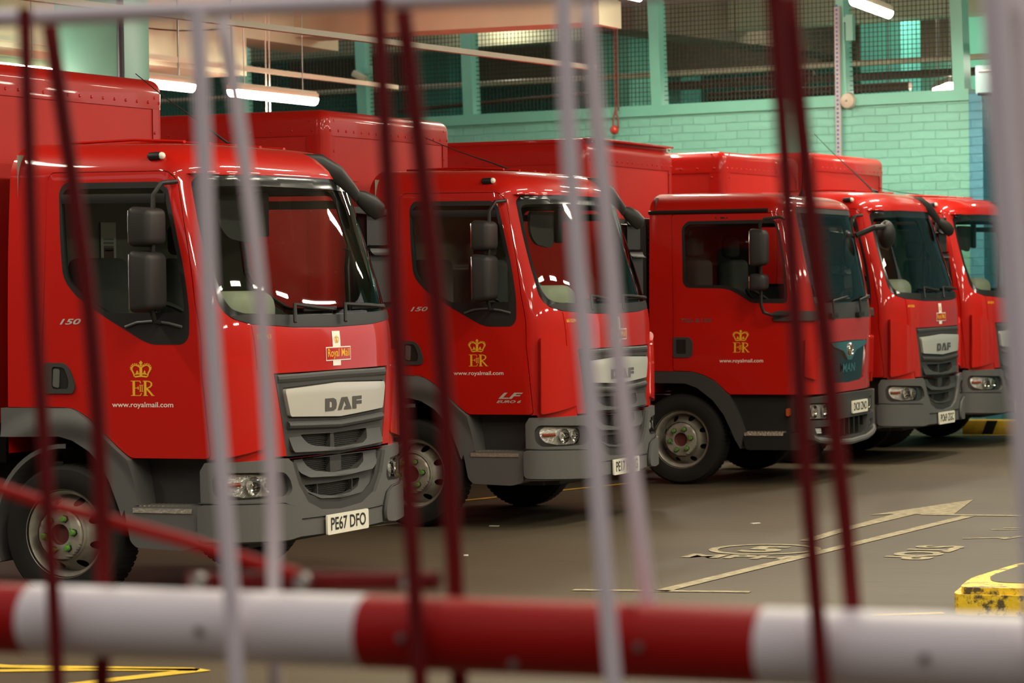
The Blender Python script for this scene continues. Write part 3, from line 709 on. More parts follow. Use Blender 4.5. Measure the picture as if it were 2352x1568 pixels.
    c.panel(sp, sil, lambda u, v: .020 - .10 * np.clip(np.asarray(v) - 1.142, 0, 1) ** 1, .03, (), .03)
    spo = sp.build('badge_panel', SILVER, go, 'silver panel with the maker letters')
    MB().add([], []); lt = MB(); c.decal(lt, fit2(MAKER, 1.862, 2.32, 1.030, 1.102), .0225); lt.build('badge_letters', BADGE, spo)
    def net(op, nm, par, off=-.035):
        n_ = MB(); c.panel(n_, op, off, 0, (), .1); no = n_.build(nm, NET, par)
        w_ = MB(); A = np.array(op); lo2, hi2 = A.min(0), A.max(0); row = 0; v = lo2[1]
        while v < hi2[1]:
            u = lo2[0] + (.012 if row % 2 else 0)
            while u < hi2[0]:
                if inside([(u, v)], op)[0]: w_.tube([V3(q) for q in c.P(off + .006)(np.array([u - .009, u + .009]), np.array([v, v]))], .0032, 4, cap=False)
                u += .024
            v += .011; row += 1
        wo_ = w_.build('net_ribs', GREYD, no); wo_['kind'] = 'stuff'
        return no
    net(op1, 'grille_net', go)
    dv = MB(); c.panel(dv, rnd([(1.965, .815), (2.02, .815), (2.01, .908), (1.97, .908)], .01), -.004, .03, (), .05); dv.build('grille_divider', GREYD, go)
    # bumper
    bu0 = [(.878, .563), (.878, .745), (.90, .788), (1.44, .788), (1.462, .772)]
    ub = [(1.475, .768), (1.535, .637), (1.634, .531), (1.79, .478), (2.055, .463)]
    bo_ = bu0 + ub + [(R - u, v) for u, v in ub[:-1][::-1]] + [(R - u, v) for u, v in bu0[::-1]] + [(R - .868, .345), (R - 1.4, .334), (R - 1.55, .345), (2.055, .338), (1.55, .345), (1.4, .334), (.868, .345)]
    hlr = rnd([(.93, .70), (.955, .735), (1.40, .715), (1.455, .67), (1.475, .61), (1.43, .578), (.97, .582), (.935, .62)], .03)
    bm2 = MB(); c.panel(bm2, bo_, .03, .12, [hlr, c.mir(hlr)], .05); bpo = bm2.build('bumper', GREY, root)
    for m_ in (False, True):
        hs = MB(); c.panel(hs, hlr, .002, 0, [hl], .04, mirror=m_); hs.build('headlight_surround', GREYD, bpo)
    mid = MB(); c.ribbon(mid, [(1.54, .446), (2.055, .438), (R - 1.54, .446)], .006, .031, 6); mid.build('bumper_seam', BLACK, bpo)
    ui = [(1.545, .758), (1.607, .632), (1.676, .573), (1.82, .536), (2.055, .522)]
    um = ub + [(R - u, v) for u, v in ub[:-1][::-1]] + [(R - u, v) for u, v in ui] + ui[:-1][::-1]
    rg = MB(); c.panel(rg, um, lambda u, v: .010 + .0 * u, .05, (), .04)
    rgo = rg.build('lower_grille', GREYD, root)
    fc = MB(); fcp = ui + [(R - u, v) for u, v in ui[:-1][::-1]] + [(2.055, .770)]
    c.panel(fc, fcp, -.004, 0, [op2, op3], .04)
    fc.build('grille_face', GREYD, rgo)
    lv = MB(); c.panel(lv, rnd([(1.535, .772), (2.055, .774), (R - 1.535, .772), (R - 1.575, .70), (R - 1.66, .668), (2.055, .652), (1.66, .668), (1.575, .70)], .02), slope(.772, .655, -.004, .034), .05, [op2], .025, d=.025); lv.build('grille_louvre', GREYD, rgo)
    lv = MB(); c.panel(lv, rnd([(1.612, .638), (2.055, .634), (R - 1.612, .638), (R - 1.665, .585), (R - 1.80, .540), (2.055, .526), (1.80, .540), (1.665, .585)], .02), slope(.636, .53, -.004, .022), .04, [op3], .025, d=.025); lv.build('grille_louvre', GREYD, rgo)
    net(op2, 'grille_net', rgo); net(op3, 'grille_net', rgo)
    for q in ([(1.954, .675), (2.09, .685), (2.095, .768), (1.954, .768)], [(1.79, .55), (1.80, .55), (1.80, .625), (1.79, .625)], [(2.22, .55), (2.23, .55), (2.23, .625), (2.22, .625)]):
        dv = MB(); c.panel(dv, q, -.001, .03, (), .05); dv.build('grille_divider', GREYD, rgo)
    MB().box(.5, 1.05, .2, W - .2, .30, .78, .03).box(-.2, .9, .3, W - .3, .74, .93, .02).build('engine_bay', NET, root)
    # royal crest, web address, badges
    cr = MB(); c.decal(cr, fit2(crown_shapes(), .437, .574, 1.255, 1.347), .0065); c.decal(cr, fit2(cypher_shapes(), .440, .590, 1.153, 1.236), .0065); cr.build('crest', YEL, root, 'yellow crown and cypher on the door')
    wb = MB(); skin_text(c, wb, 'www.royalmail.com', (.321, .705, 1.082, 1.119), .005, 0, .0065); wb.build('web_address', WHITE, root, 'white web address on the door')
    pw = MB(); skin_text(c, pw, '150', (-.007, .134, 1.548, 1.580), .02, .35, .007); pw.build('power_badge', SILVER, root, 'silver 150 badge')
    # logo on the bonnet
    lg = MB(); c.panel(lg, [(2.0, 1.285), (2.098, 1.285), (2.098, 1.482), (2.0, 1.482)], .0065, 0, (), .05); lgo = lg.build('logo_sticker', WHITE, root, 'white and red mail logo sticker')
    l2 = MB(); c.panel(l2, [(1.912, 1.314), (2.222, 1.314), (2.222, 1.393), (1.912, 1.393)], .0075, 0, (), .05); l2.build('logo_border', WHITE, lgo)
    l3 = MB(); c.panel(l3, [(1.918, 1.320), (2.216, 1.320), (2.216, 1.387), (1.918, 1.387)], .0085, 0, (), .05); l3.build('logo_panel', RED, lgo)
    l4 = MB(); skin_text(c, l4, 'Royal Mail', (1.932, 2.204, 1.322, 1.382), .012, 0, .0095); l4.build('logo_lettering', YEL, lgo)
    l5 = MB(); c.decal(l5, fit2(crown_shapes(), 2.018, 2.078, 1.415, 1.458), .0085); l5.build('logo_crown', YEL, lgo)
    for x, y, f in ((0, -.0, -1), (0, W + .0, 1), (-3.5, -.0, -1), (-3.5, W, 1)): wheel(root, x, y + (.005 if f < 0 else -.005), f, .055 if x == 0 else -.06)
    chassis(root, W)

def fleet_no(root, cab, txt, box):
    n = MB(); skin_text(cab, n, txt, box, .02, 0, .0065); n.build('fleet_number', YEL, root, 'small yellow fleet number')
def aerial(root, base, tip):
    a = MB(); b = V3(base); t = V3(tip); a.lathe([(.03, -.02), (.028, .0), (.014, .03), (.008, .05)], b, (t - b).normalized(), 12)
    a.tube([b, b.lerp(t, .35), b.lerp(t, .7) - V3((0, 0, .01)), t], [.009, .006, .0035, .003], 6); a.build('aerial', BLACK, root)

G5 = 'red mail lorries parked in a row'
def to_local(P, pose):
    x, y, th = pose; dx, dy = P[0] - x, P[1] - y
    return (dx * cos(th) + dy * sin(th), -dx * sin(th) + dy * cos(th), P[2])
POSE = [(-8.911, 14.230, 0), (-9.188, 19.360, .0083), (-8.83, 23.93, .03), (-8.826, 26.87, -.0158), (-8.752, 29.55, -.0276)]
def place(root, i): root.location = (POSE[i][0], POSE[i][1], 0); root.rotation_euler = (0, 0, POSE[i][2])

t1 = thing('lorry', 'red mail lorry nearest the camera, grey bumper, plate PE67 DFO, at the left', 'lorry', group=G5); place(t1, 0)
build_daf(t1)
UNIQUE = ('number_plate', 'plate_characters', 'fleet_number', 'aerial', 'cargo_box', 'roof_moulding', 'rivets', 'corner_moulding', 'roof_lid')
t2 = copy_tree(t1); place(t2, 1); t2['label'] = 'red mail lorry second from the left, plate starting PE17, silver badge panel behind white rods'
t4 = copy_tree(t1); place(t4, 3); t4['label'] = 'red mail lorry just beyond the one with black front grille, plate starting PO69'
t5 = copy_tree(t1); place(t5, 4); t5['label'] = 'red mail lorry furthest away, beside the teal wall, cut by the right white rod'
for t, i, pl, fl, box in ((t1, 0, 'PE67 DFO', '7610063', (.01, 2.31, 3.06)), (t2, 1, 'PE17 HWG', '6610284', (-.02, 2.18, 3.02)), (t4, 3, 'PO69 ZGC', '6910206', (.10, 2.32, 2.965)), (t5, 4, 'PO69', '6910210', (-.10, 2.30, 3.04))):
    plate(t, DAF, pl, 1.80, .331, .444, .05)
    fleet_no(t, DAF, fl, (1.216, 1.335, 1.455, 1.480))
    cargo(t, *box, cap=.19 if i != 3 else .20)
for t, i, b, q in ((t1, 0, (-8.49, 15.49, 2.56), (-8.98, 15.2, 3.0)), (t2, 1, (-9.02, 21.1, 2.56), (-9.60, 20.5, 2.85)), (t4, 3, (-8.26, 27.86, 2.56), (-8.97, 28.2, 3.16)), (t5, 4, (-8.41, 31.1, 2.56), (-8.95, 30.3, 2.68))):
    aerial(t, to_local(b, POSE[i]), to_local(q, POSE[i]))
lf = MB(); skin_text(DAF, lf, 'LF', (.665, .855, .922, .966), .03, .4, .007); skin_text(DAF, lf, 'EURO 6', (.65, .84, .893, .912), .03, .4, .007); lf.build('model_badge', SILVER, t2, 'silver lettering low on the door')

# ------------------------------------------------------------------ the rigid with the black front grille
MAN = Cab(1.1, -.275, 1.0, 2.33, .15, 2.60, [(.2, 1.17), (.78, 1.17), (1.2, 1.185), (1.42, 1.19), (1.6, 1.165), (2.0, 1.09), (2.33, 1.02)],
          [(.2, 0), (1.3, 0), (1.6, .01), (2.33, .05)], [(.2, .2), (2.33, .2)], 4.2, (.22, .25, .05), .02)
def build_man(root):
    c = MAN; UC = c.uc; W = 2 * c.half; R = 2 * UC; xr = c.xr
    door = rnd([(-.06, .973), (.116, .966), (.228, .934), (.329, .884), (.455, .769), (1.09, .768), (1.072, 1.34), (1.118, 1.70), (1.112, 1.95), (1.085, 2.155), (1.055, 2.296), (-.045, 2.302)], .03)
    win = rnd([(.04, 1.72), (.055, 2.19), (.115, 2.243), (.74, 2.243), (1.0, 2.241), (1.035, 2.137), (1.028, 1.893), (.985, 1.56), (.96, 1.535), (.66, 1.54), (.60, 1.58), (.543, 1.618), (.475, 1.652), (.405, 1.667), (.077, 1.675)], .03)
    scr = rnd([(1.27, 2.352), (R - 1.27, 2.352), (R - 1.268, 2.08), (R - 1.29, 1.75), (R - 1.30, 1.56), (R - 1.345, 1.388), (1.345, 1.388), (1.302, 1.562), (1.29, 1.75), (1.268, 2.08)], .03)
    gl_ = [(1.585, 1.193), (UC, 1.200), (R - 1.585, 1.193), (R - 1.68, .86), (R - 1.75, .842), (UC, .830), (1.75, .842), (1.68, .86)]
    outline = [(xr, c.vmax), (xr, .970), (.116, .964), (.228, .930), (.329, .880), (.455, .764), (1.11, .762), (1.7, .757), (UC, .755)]
    outline = outline + [(R - u, v) for u, v in outline[:-1][::-1]]
    infl = lambda poly, k: [(lambda p, m: tuple(p + (p - m) / np.linalg.norm(p - m) * k))(np.array(p), np.mean(np.array(poly), 0)) for p in poly]
    dh = infl(door, .006)
    body = MB(); c.panel(body, outline, 0, .03, [dh, c.mir(dh), scr, gl_], .045)
    us = np.linspace(xr, R - xr, 120); ring = c.S(us, np.full(120, c.vmax)); ctr = np.array([.35, c.half, 0])
    ks = [1, .85, .6, .3, .02]; vs = []; fs = []
    for k in ks:
        for p in ring:
            q = ctr + (p - ctr) * k; q[2] = p[2] * k + ring[:, 2].mean() * (1 - k) + .025 * (1 - k * k); vs.append(q)
    for i in range(len(ks) - 1):
        for j in range(119): fs.append((i * 120 + j, i * 120 + j + 1, (i + 1) * 120 + j + 1, (i + 1) * 120 + j))
    nn = np.zeros((len(vs), 3)); nn[:, 2] = 1; body.add(vs, fs, nn)
    vv = np.linspace(.78, c.vmax, 30); a = c.S(np.full(30, xr), vv); b = c.S(np.full(30, R - xr), vv)
    body.add(list(a) + list(b), [(i, i + 1, 30 + i + 1, 30 + i) for i in range(29)])
    cab = body.build('cab_body', RED, root)
    li = MB(); c.panel(li, [(xr + .06, 2.325), (xr + .06, .9), (R - xr - .06, .9), (R - xr - .06, 2.325)], -.05, 0, [win, c.mir(win), [(1.30, 2.29), (R - 1.30, 2.29), (R - 1.335, 1.50), (1.335, 1.50)]], .08)
    li.add([(-.2, .1, 2.33), (.95, .1, 2.33), (.95, W - .1, 2.33), (-.2, W - .1, 2.33)], [(3, 2, 1, 0)])
    li.add([(-.22, .05, .9), (-.22, W - .05, .9), (-.22, W - .05, 2.45), (-.22, .05, 2.45)], [(3, 2, 1, 0)]).box(-.22, 1.05, .05, W - .05, .86, .9)
    li.build('cab_lining', SEAT, cab)
    MB().box(.75, 1.10, .10, W - .10, 1.2, 1.44, .05, 3).build('dashboard', SEAT, cab)
    MB().box(.80, 1.03, .55, .85, 1.40, 1.58, .06, 4).build('instrument_hood', BINN, cab)
    seat(cab, .1, .55); seat(cab, .1, 1.6); steering(cab, (.62, .5, 1.52), radians(40))
    for m_ in (False, True):
        y_ = (lambda y: y) if not m_ else (lambda y: W - y)
        dm = MB(); c.panel(dm, door, .004, .03, [win], .05, mirror=m_)
        dr = dm.build('door', RED, root)
        fr = MB(); c.panel(fr, win, .006, .03, [rnd([(.065, 1.73), (.078, 2.18), (.125, 2.215), (.99, 2.212), (1.008, 2.13), (1.0, 1.893), (.96, 1.575), (.67, 1.572), (.555, 1.65), (.48, 1.682), (.40, 1.695), (.09, 1.70)], .02)], .05, mirror=m_, d=.03); fr.build('window_frame', BLACK, dr)
        gl = MB(); c.panel(gl, rnd([(.055, 1.72), (.07, 2.19), (.12, 2.225), (.995, 2.222), (1.02, 2.13), (1.01, 1.893), (.965, 1.56), (.665, 1.56), (.55, 1.64), (.48, 1.672), (.40, 1.685), (.08, 1.69)], .02), -.01, 0, (), .1, mirror=m_); gl.build('door_window', GLASS, dr)
        gu = MB(); c.ribbon(gu, [(-.28, 2.322), (.955, 2.322)], .017, .012, 8, sq=(1, 1), mirror=m_); gu.build('rain_gutter', BLACK, root)
        hr = rnd([(-.055, 1.085), (.086, 1.082), (.118, 1.10), (.121, 1.223), (.086, 1.257), (-.055, 1.257)], .02)
        h = MB(); c.panel(h, hr, .014, .02, [rnd([(-.03, 1.115), (.06, 1.115), (.06, 1.235), (-.03, 1.235)], .01)], .03, mirror=m_); ho = h.build('door_handle', GREYD, dr); pk = MB(); c.panel(pk, hr, .007, 0, (), .05, mirror=m_); pk.build('handle_pocket', BLACK, ho); g_ = MB(); c.panel(g_, [(0, 1.115), (.03, 1.115), (.03, 1.235), (0, 1.235)], .012, .03, (), .05, mirror=m_); g_.build('handle_grip', BLACK, ho)
        vt = MB(); c.panel(vt, rnd([(.455, 2.258), (.50, 2.258), (.50, 2.272), (.455, 2.272)], .006), .008, .01, (), .05, mirror=m_)
        for uu in (.41, .525): c.panel(vt, rnd([(uu - .006, 2.258), (uu + .006, 2.258), (uu + .006, 2.272), (uu - .006, 2.272)], .005), .008, .01, (), .05, mirror=m_)
        vt.build('roof_vent', BLACK, dr)
        mirror(root, [[(.93, .03, 2.245), (.92, -.06, 2.26), (.80, -.14, 2.245), (.77, -.15, 2.20), (.77, -.15, 1.52), (.79, -.14, 1.46), (.84, -.10, 1.44), (1.0, .0, 1.44)]],
               [(.70, .83, -.265, -.06, 1.84, 2.17), (.70, .83, -.285, -.075, 1.64, 1.79)], W if m_ else None)
        mb_ = MB(); c.panel(mb_, rnd([(.845, 1.385), (1.30, 1.385), (1.285, 1.462), (.90, 1.472), (.845, 1.46)], .02), .03, .04, (), .04, mirror=m_); mb_.build('mirror_base', GREYD, root)
        fo_ = [(-.30, .966), (.116, .962), (.228, .928), (.329, .878), (.455, .760), (.529, .60), (.586, .449)]
        fi_ = [(.553, .31), (.504, .392), (.466, .477), (.407, .599), (.308, .722), (.167, .826), (.055, .864), (-.30, .869)]
        ar = MB(); c.panel(ar, fo_ + fi_, lambda u, v: .03 + 0 * u, .22, (), .03, mirror=m_); ar.build('wheel_arch', GREYD, root)
        st = MB(); c.panel(st, rnd([(.56, .445), (1.16, .445), (1.16, .30), (.60, .30)], .02), .012, .25, (), .05, mirror=m_); so = st.build('step_panel', BLACK, root)
        td = MB(); c.panel(td, rnd([(.586, .421), (.937, .421), (.937, .446), (.586, .446)], .005), .02, .15, (), .05, mirror=m_)
        for k in range(11):
            x = .59 + k * .031; ya, yb = sorted((y_(-.01), y_(.14))); td.box(x, x + .014, ya, yb, .446, .456)
        td.build('step_tread', TREAD, so, 'bare metal step tread')
        rc = MB(); c.panel(rc, [(.455, .765), (1.16, .765), (1.16, .445), (.58, .445), (.52, .62)], -.06, 0, (), .06, mirror=m_); rc.build('step_recess', BLACK, so)
        si = MB(); c.panel(si, rnd([(.962, .585), (.99, .585), (.99, .65), (.962, .65)], .012), .0, .06, (), .04, mirror=m_); si.build('side_indicator', AMBER, root, 'small amber side indicator')
        hl = rnd([(1.21, .558), (1.575, .546), (1.557, .67), (1.21, .676)], .02)
        rf = MB(); c.panel(rf, hl, -.01, 0, (), .03, mirror=m_); hlo = rf.build('headlight', FACET, root)
        for uu, vv in ((1.29, .614), (1.48, .61)):
            p = V3(c.P(-.01)(np.array([uu]), np.array([vv]))[0]); n_ = V3(c.N(np.array([uu]), np.array([vv]))[0])
            if m_: p.y = W - p.y; n_.y = -n_.y
            MB().lathe([(.055, .02), (.04, .0), (.02, -.01), (.012, -.01), (.012, .015), (0, .018)], p, n_, 20).build('reflector_bowl', CHROME, hlo)
        ln = MB(); c.panel(ln, hl, .018, 0, (), .03, mirror=m_); ln.build('headlight_lens', LENS, hlo)
        fg = MB(); c.panel(fg, rnd([(1.28, .43), (1.43, .425), (1.42, .47), (1.27, .475)], .01), .0, .0, (), .03, mirror=m_); fg.build('fog_lamp', FACET, root)
        cv = MB(); c.panel(cv, rnd([(1.13, .915), (1.31, .88), (1.305, 1.215), (1.13, 1.228)], .02), .03, .04, (), .04, mirror=m_); cv.build('corner_panel', RED, root)
        if m_:
            sl = MB()
            for k in range(3): c.ribbon(sl, [(1.03, .9 + k * .12), (1.10, .9 + k * .12)], .03, .02, 4, mirror=True)
            sl.build('deflector_bracket', BLACK, root)
            sd = MB(); c.panel(sd, rnd([(1.02, .80), (1.12, .80), (1.12, 1.215), (1.02, 1.23)], .02), .06, .02, (), .04, mirror=True); sd.build('air_deflector', RED, root)
    cl = rnd([(1.295, 2.30), (R - 1.295, 2.30), (R - 1.295, 2.08), (R - 1.315, 1.75), (R - 1.33, 1.53), (1.33, 1.53), (1.315, 1.75), (1.295, 2.08)], .03)
    bd = MB(); c.panel(bd, scr, -.006, .01, [cl], .05); bd.build('windscreen_border', GREYD, cab)
    ws = MB(); c.panel(ws, cl, -.006, 0, (), .06); ws.build('windscreen', GLASS, cab)
    for (u0, u1) in ((1.62, 2.1), (2.45, 2.85)):
        wp = MB(); c.ribbon(wp, [(u0, 1.42), (u0 + .02, 1.54), (u1, 1.575)], .010, .03, 6); c.panel(wp, rnd([(u0 - .06, 1.40), (u0 + .12, 1.40), (u0 + .12, 1.44), (u0 - .06, 1.44)], .01), .03, .03); wo = wp.build('wiper', BLACK, cab)
        bl = MB(); c.ribbon(bl, [(u0 + .1, 1.55), (u1 + .1, 1.56)], .009, .014, 6); bl.build('wiper_blade', BLACK, wo)
    am = MB(); am.tube([(1.02, W - .22, 2.12), (1.16, W - .12, 2.19), (1.20, W + .06, 2.20)], .026, 8); ao = am.build('front_mirror_arm', BLACK, root)
    MB().sphere((1.20, W + .17, 2.13), .13, 20, (.6, .9, 1)).build('front_mirror_shell', BLACK, ao)
    dm = MB().sphere((.98, 1.85, 1.98), .10, 14, (.5, 1.1, 1.6)).tube([(.98, 1.85, 2.0), (1.0, 1.9, 2.28)], .02, 6); dm.build('cab_camera_mount', BLACK, cab)
    # black gloss grille with chrome wing and letters
    gm = MB(); c.panel(gm, gl_, -.01, .0, (), .05); go = gm.build('grille', BAND, root, 'glossy black grille')
    wg = MB(); c.panel(wg, [(1.60, 1.186), (UC, 1.192), (R - 1.60, 1.186), (R - 1.68, 1.150), (R - 1.98, 1.11), (UC + .06, 1.03), (UC - .06, 1.03), (1.98, 1.11), (1.68, 1.150)], .012, .02, (), .04); wg.build('chrome_wing', CHROME, go, 'chrome wing trim')
    rg = MB(); pc = V3(c.P(.02)(np.array([UC]), np.array([1.12]))[0]); nc = V3(c.N(np.array([UC]), np.array([1.12]))[0])
    rg.tube([pc + V3((0, .05 * cos(t), .05 * sin(t))) for t in np.linspace(0, 2 * pi, 24, endpoint=False)], .010, 8, closed=True); rg.build('round_emblem', CHROME, go)
    lt = MB(); skin_text(c, lt, 'MAN', (1.99, 2.37, .925, 1.0), .02, 0, .004); lt.build('badge_letters', CHROME, go, 'chrome maker letters')
    hlr = rnd([(1.195, .545), (1.59, .532), (1.575, .682), (1.195, .69)], .02)
    bo_ = [(1.12, .735), (1.6, .742), (UC, .745)]; bo_ = bo_ + [(R - u, v) for u, v in bo_[:-1][::-1]] + [(R - 1.12, .40), (R - 1.25, .37), (R - 1.7, .325), (UC, .312), (1.7, .325), (1.25, .37), (1.12, .40)]
    cen = rnd([(1.63, .53), (R - 1.63, .53), (R - 1.75, .37), (1.75, .37)], .03)
    lowh = rnd([(1.255, .485), (1.56, .48), (1.58, .40), (1.30, .41)], .02)
    bm2 = MB(); c.panel(bm2, bo_, .03, .10, [hlr, c.mir(hlr), cen, lowh, c.mir(lowh)], .05); bpo = bm2.build('bumper', GREYD, root)
    ce = MB(); c.panel(ce, cen, -.03, 0, (), .06)
    for k in range(7):
        u = 1.70 + k * .16; c.panel(ce, [(u, .38), (u + .04, .38), (u + .04, .52), (u, .52)], .0, .03, (), .05)
    c.panel(ce, lowh, -.03, 0, (), .06); c.panel(ce, lowh, -.03, 0, (), .06, mirror=True); ce.build('bumper_recess', BLACK, bpo)
    bl = MB(); c.ribbon(bl, [(1.22, .40), (1.30, .375), (1.72, .33), (UC, .318), (R - 1.72, .33), (R - 1.30, .375), (R - 1.22, .40)], .026, .03, 8); bl.build('bumper_lip', GREY, bpo)
    ee = MB(); c.panel(ee, rnd([(R - 1.17, .38), (R - 1.17, .74), (R - 1.05, .72), (R - 1.05, .40)], .02), .06, .06, (), .05); ee.build('bumper_end', GREY, bpo)
    c2 = MB(); c2.box(.5, 1.05, .2, W - .2, .32, .75, .03).box(-.2, .9, .3, W - .3, .72, .9, .02); c2.build('engine_bay', NET, root)
    cr = MB(); c.decal(cr, fit2(crown_shapes(), .477, .623, 1.222, 1.316), .0065); c.decal(cr, fit2(cypher_shapes(), .482, .634, 1.124, 1.208), .0065); cr.build('crest', YEL, root, 'yellow crown and cypher on the door')
    wb = MB(); skin_text(c, wb, 'www.royalmail.com', (.363, .755, 1.030, 1.070), .005, 0, .0065); wb.build('web_address', WHITE, root, 'white web address on the door')
    tb = MB(); skin_text(c, tb, 'TGL 8.150', (.01, .285, 1.382, 1.415), .02, 0, .007); tb.build('model_badge', BADGE, root, 'grey model badge')
    fleet_no(root, c, '61139', (1.395, 1.455, 1.325, 1.35))
    plate(root, c, 'DK20 ZNO', 2.16, .558, .667, .04)
    for x, y, f in ((0, .0, -1), (0, W, 1), (-3.5, .0, -1), (-3.5, W, 1)): wheel(root, x, y + (.005 if f < 0 else -.005), f, .02 if x == 0 else -.06)
    chassis(root, W)
    nt = MB().box(-.62, -.34, .14, .5, .95, 2.28, .02)
    for k in range(26): nt.box(-.335, -.325, .16, .48, 1.0 + k * .048, 1.02 + k * .048)
    nt.build('air_intake', NET, root)
t3 = thing('lorry', 'red mail lorry third from the left with black front grille and angular cab', 'lorry', group=G5); place(t3, 2)
build_man(t3); cargo(t3, -.18, 2.13, 2.94, x1=-.76, lid=True)
aerial(t3, (.82, .95, 2.475), (.86, .93, 2.95))
# ------------------------------------------------------------------ the depot
fl = struct('floor', MB().add([(-30, -8, 0), (20, -8, 0), (20, 60, 0), (-30, 60, 0)], [(0, 1, 2, 3)]), FLOOR, fix=False)
def mark(polys, m, name, label, z=.004):
    mb = MB()
    for p, hs in polys:
        if sum((p[i][0] - p[i - 1][0]) * (p[i][1] + p[i - 1][1]) for i in range(len(p))) > 0: p = p[::-1]
        vs, fs = cdt(p, hs, 0); mb.add([(x, y, z) for x, y in vs], fs, [(0, 0, 1)] * len(vs))
    return mb.build(name, m, fl, label)
def tmark(txt, f, box, name, label, bold=.035):
    vs, fs = fit_text(txt, *box, bold); mb = MB(); q = [f(x, y) for x, y in vs]; q2 = np.array([(p[0], p[1]) for p in q]); mb.add(q, orient(q2, fs), [(0, 0, 1)] * len(q)); return mb.build(name, LINEW, fl, label)
mark([([(-6.16, 18.92), (-6.06, 18.92), (-6.08, 20), (-6.02, 21.24), (-5.74, 21.27), (-5.97, 22.71), (-6.32, 21.08), (-6.17, 21.22), (-6.18, 20)], [])], LINEW, 'arrow_marking', 'white painted arrow pointing away')
mark([stroke([(-5.92, 15.66), (-5.60, 21.15)], .095)], LINEW, 'lane_line', 'long white lane line')
mark([stroke([(-6.42, 15.6), (-5.42, 15.76)], .08)], LINEW, 'stop_line', 'white line crossing the near end of the lane')
mark([stroke([(-5.97, 21.22), (-4.2, 21.33)], .09)], LINEW, 'cross_line', 'white line crossing the far end of the lane')
ring = [(-6.18 + .36 * cos(t), 18.27 + .38 * sin(t)) for t in np.linspace(0, 2 * pi, 40, endpoint=False)]
rin = [(-6.18 + .30 * cos(t), 18.27 + .32 * sin(t)) for t in np.linspace(0, 2 * pi, 40, endpoint=False)]
mark([(ring, [rin])], LINEW, 'speed_ring', 'white ring around the painted 5')
tmark('5', lambda x, y: (x, y, .004), (-6.31, -6.05, 18.06, 18.48), 'speed_digit', 'white painted 5')
tmark('MPH', lambda x, y: (x, y, .004), (-6.52, -5.84, 17.62, 17.86), 'speed_lettering', 'white painted letters MPH')
tmark('STOP', lambda x, y: (-5.30 + y, 18.80 - x, .004), (0, .98, 0, .32), 'stop_lettering', 'white painted word STOP')
mark([stroke([(-5.16, 19.34), (-4.86, 19.5)], .04), stroke([(-4.90, 19.36), (-4.82, 19.62)], .05), stroke([(-5.15, 20.06), (-4.86, 20.15)], .04), stroke([(-5.1, 20.2), (-4.86, 20.26)], .04)], LINEW, 'worn_marking', 'worn white strokes')
mark([stroke([(-9.0, 11.95), (-7.68, 11.72), (-6.78, 11.89)], .10), stroke([(-9.0, 11.0), (-7.23, 11.74), (-6.74, 11.88)], .085), stroke([(-7.10, 11.1), (-6.95, 11.45), (-6.72, 11.90)], .11)], LINEY, 'yellow_hatching', 'yellow painted hatch lines')
mark([stroke([(-13, 31.25), (-7.0, 32.1)], .10), stroke([(-9.95, 21.6), (-9.3, 24.0)], .07)], LINEY, 'bay_line', 'yellow bay lines')
mark([stroke([(-9.68, 18.75), (-9.42, 19.65)], .06)], LINEW, 'bay_edge', 'white bay line beside the near lorry')
cs = [(-8, 15.0), (-6.2, 15.19), (-4.4, 15.72), (-1, 16.6)]
kb = mat('pale_concrete_apron', (.17, .145, .11), .6, var=((3, 3, 3), .15))
mb = MB(); cs2 = [(-9.5, 9), (-9.5, 10.9), (-7.0, 13.6), (-6.3, 15.05), (-4.2, 15.3), (-1, 15.9), (4, 16), (4, 9)]

# back wall of teal brick with a mesh-glazed screen above
YW = radians(10); WO = V3((-8.6, 33.3, 0)); ew = V3((-cos(YW), sin(YW), 0)); nw = V3((-sin(YW), -cos(YW), 0))
def wp(s, d, z): return WO + ew * s + nw * d + V3((0, 0, z))
WM = Matrix.Translation(WO) @ Matrix.Rotation(pi - YW, 4, 'Z')
def wbox(mb, s0, s1, d0, d1, z0, z1, bev=0, lean=0):
    vs = []
    for z in (z0, z1):
        for (s, d) in ((s0, d0), (s1, d0), (s1, d1), (s0, d1)): vs.append(wp(s + lean * (z - 3.8), d, z))
    return mb.add(vs, [(3, 2, 1, 0), (4, 5, 6, 7), (0, 1, 5, 4), (1, 2, 6, 5), (2, 3, 7, 6), (3, 0, 4, 7)])
TOP = 6.2
struct('wall_back', wbox(MB(), .15, 16, -.35, 0, 0, 3.74), TBRICK)
struct('wall_right', MB().add([(-8.75, 33.28, 0), (-8.58, 33.24, 0), (-8.58, 33.24, 3.82), (-8.75, 33.28, 3.82), (-8.55, 35.2, 0), (-8.55, 35.2, 3.82), (-8.8, 35.2, 0), (-8.8, 35.2, 3.82)],
       [(0, 1, 2, 3), (1, 4, 5, 2), (4, 6, 7, 5), (6, 0, 3, 7), (3, 2, 5, 7)]), BBRICK)
struct('wall_side', MB().add([(-8.55, 35.0, 0), (-3, 35.0, 0), (-3, 35.0, 3.9), (-8.55, 35.0, 3.9)], [(0, 1, 2, 3)]).add([(-8.0, 34.2, 0), (-7.0, 34.2, 0), (-7.0, 34.2, 3.9), (-8.0, 34.2, 3.9), (-8.0, 35, 0), (-8.0, 35, 3.9)], [(0, 1, 2, 3), (4, 0, 3, 5)]), BBRICK_SHADE, fix=False)
struct('trim_1', wbox(MB(), .15, 16, -.25, .03, 3.74, 3.87), TEAL)          # sill rail
n = 2
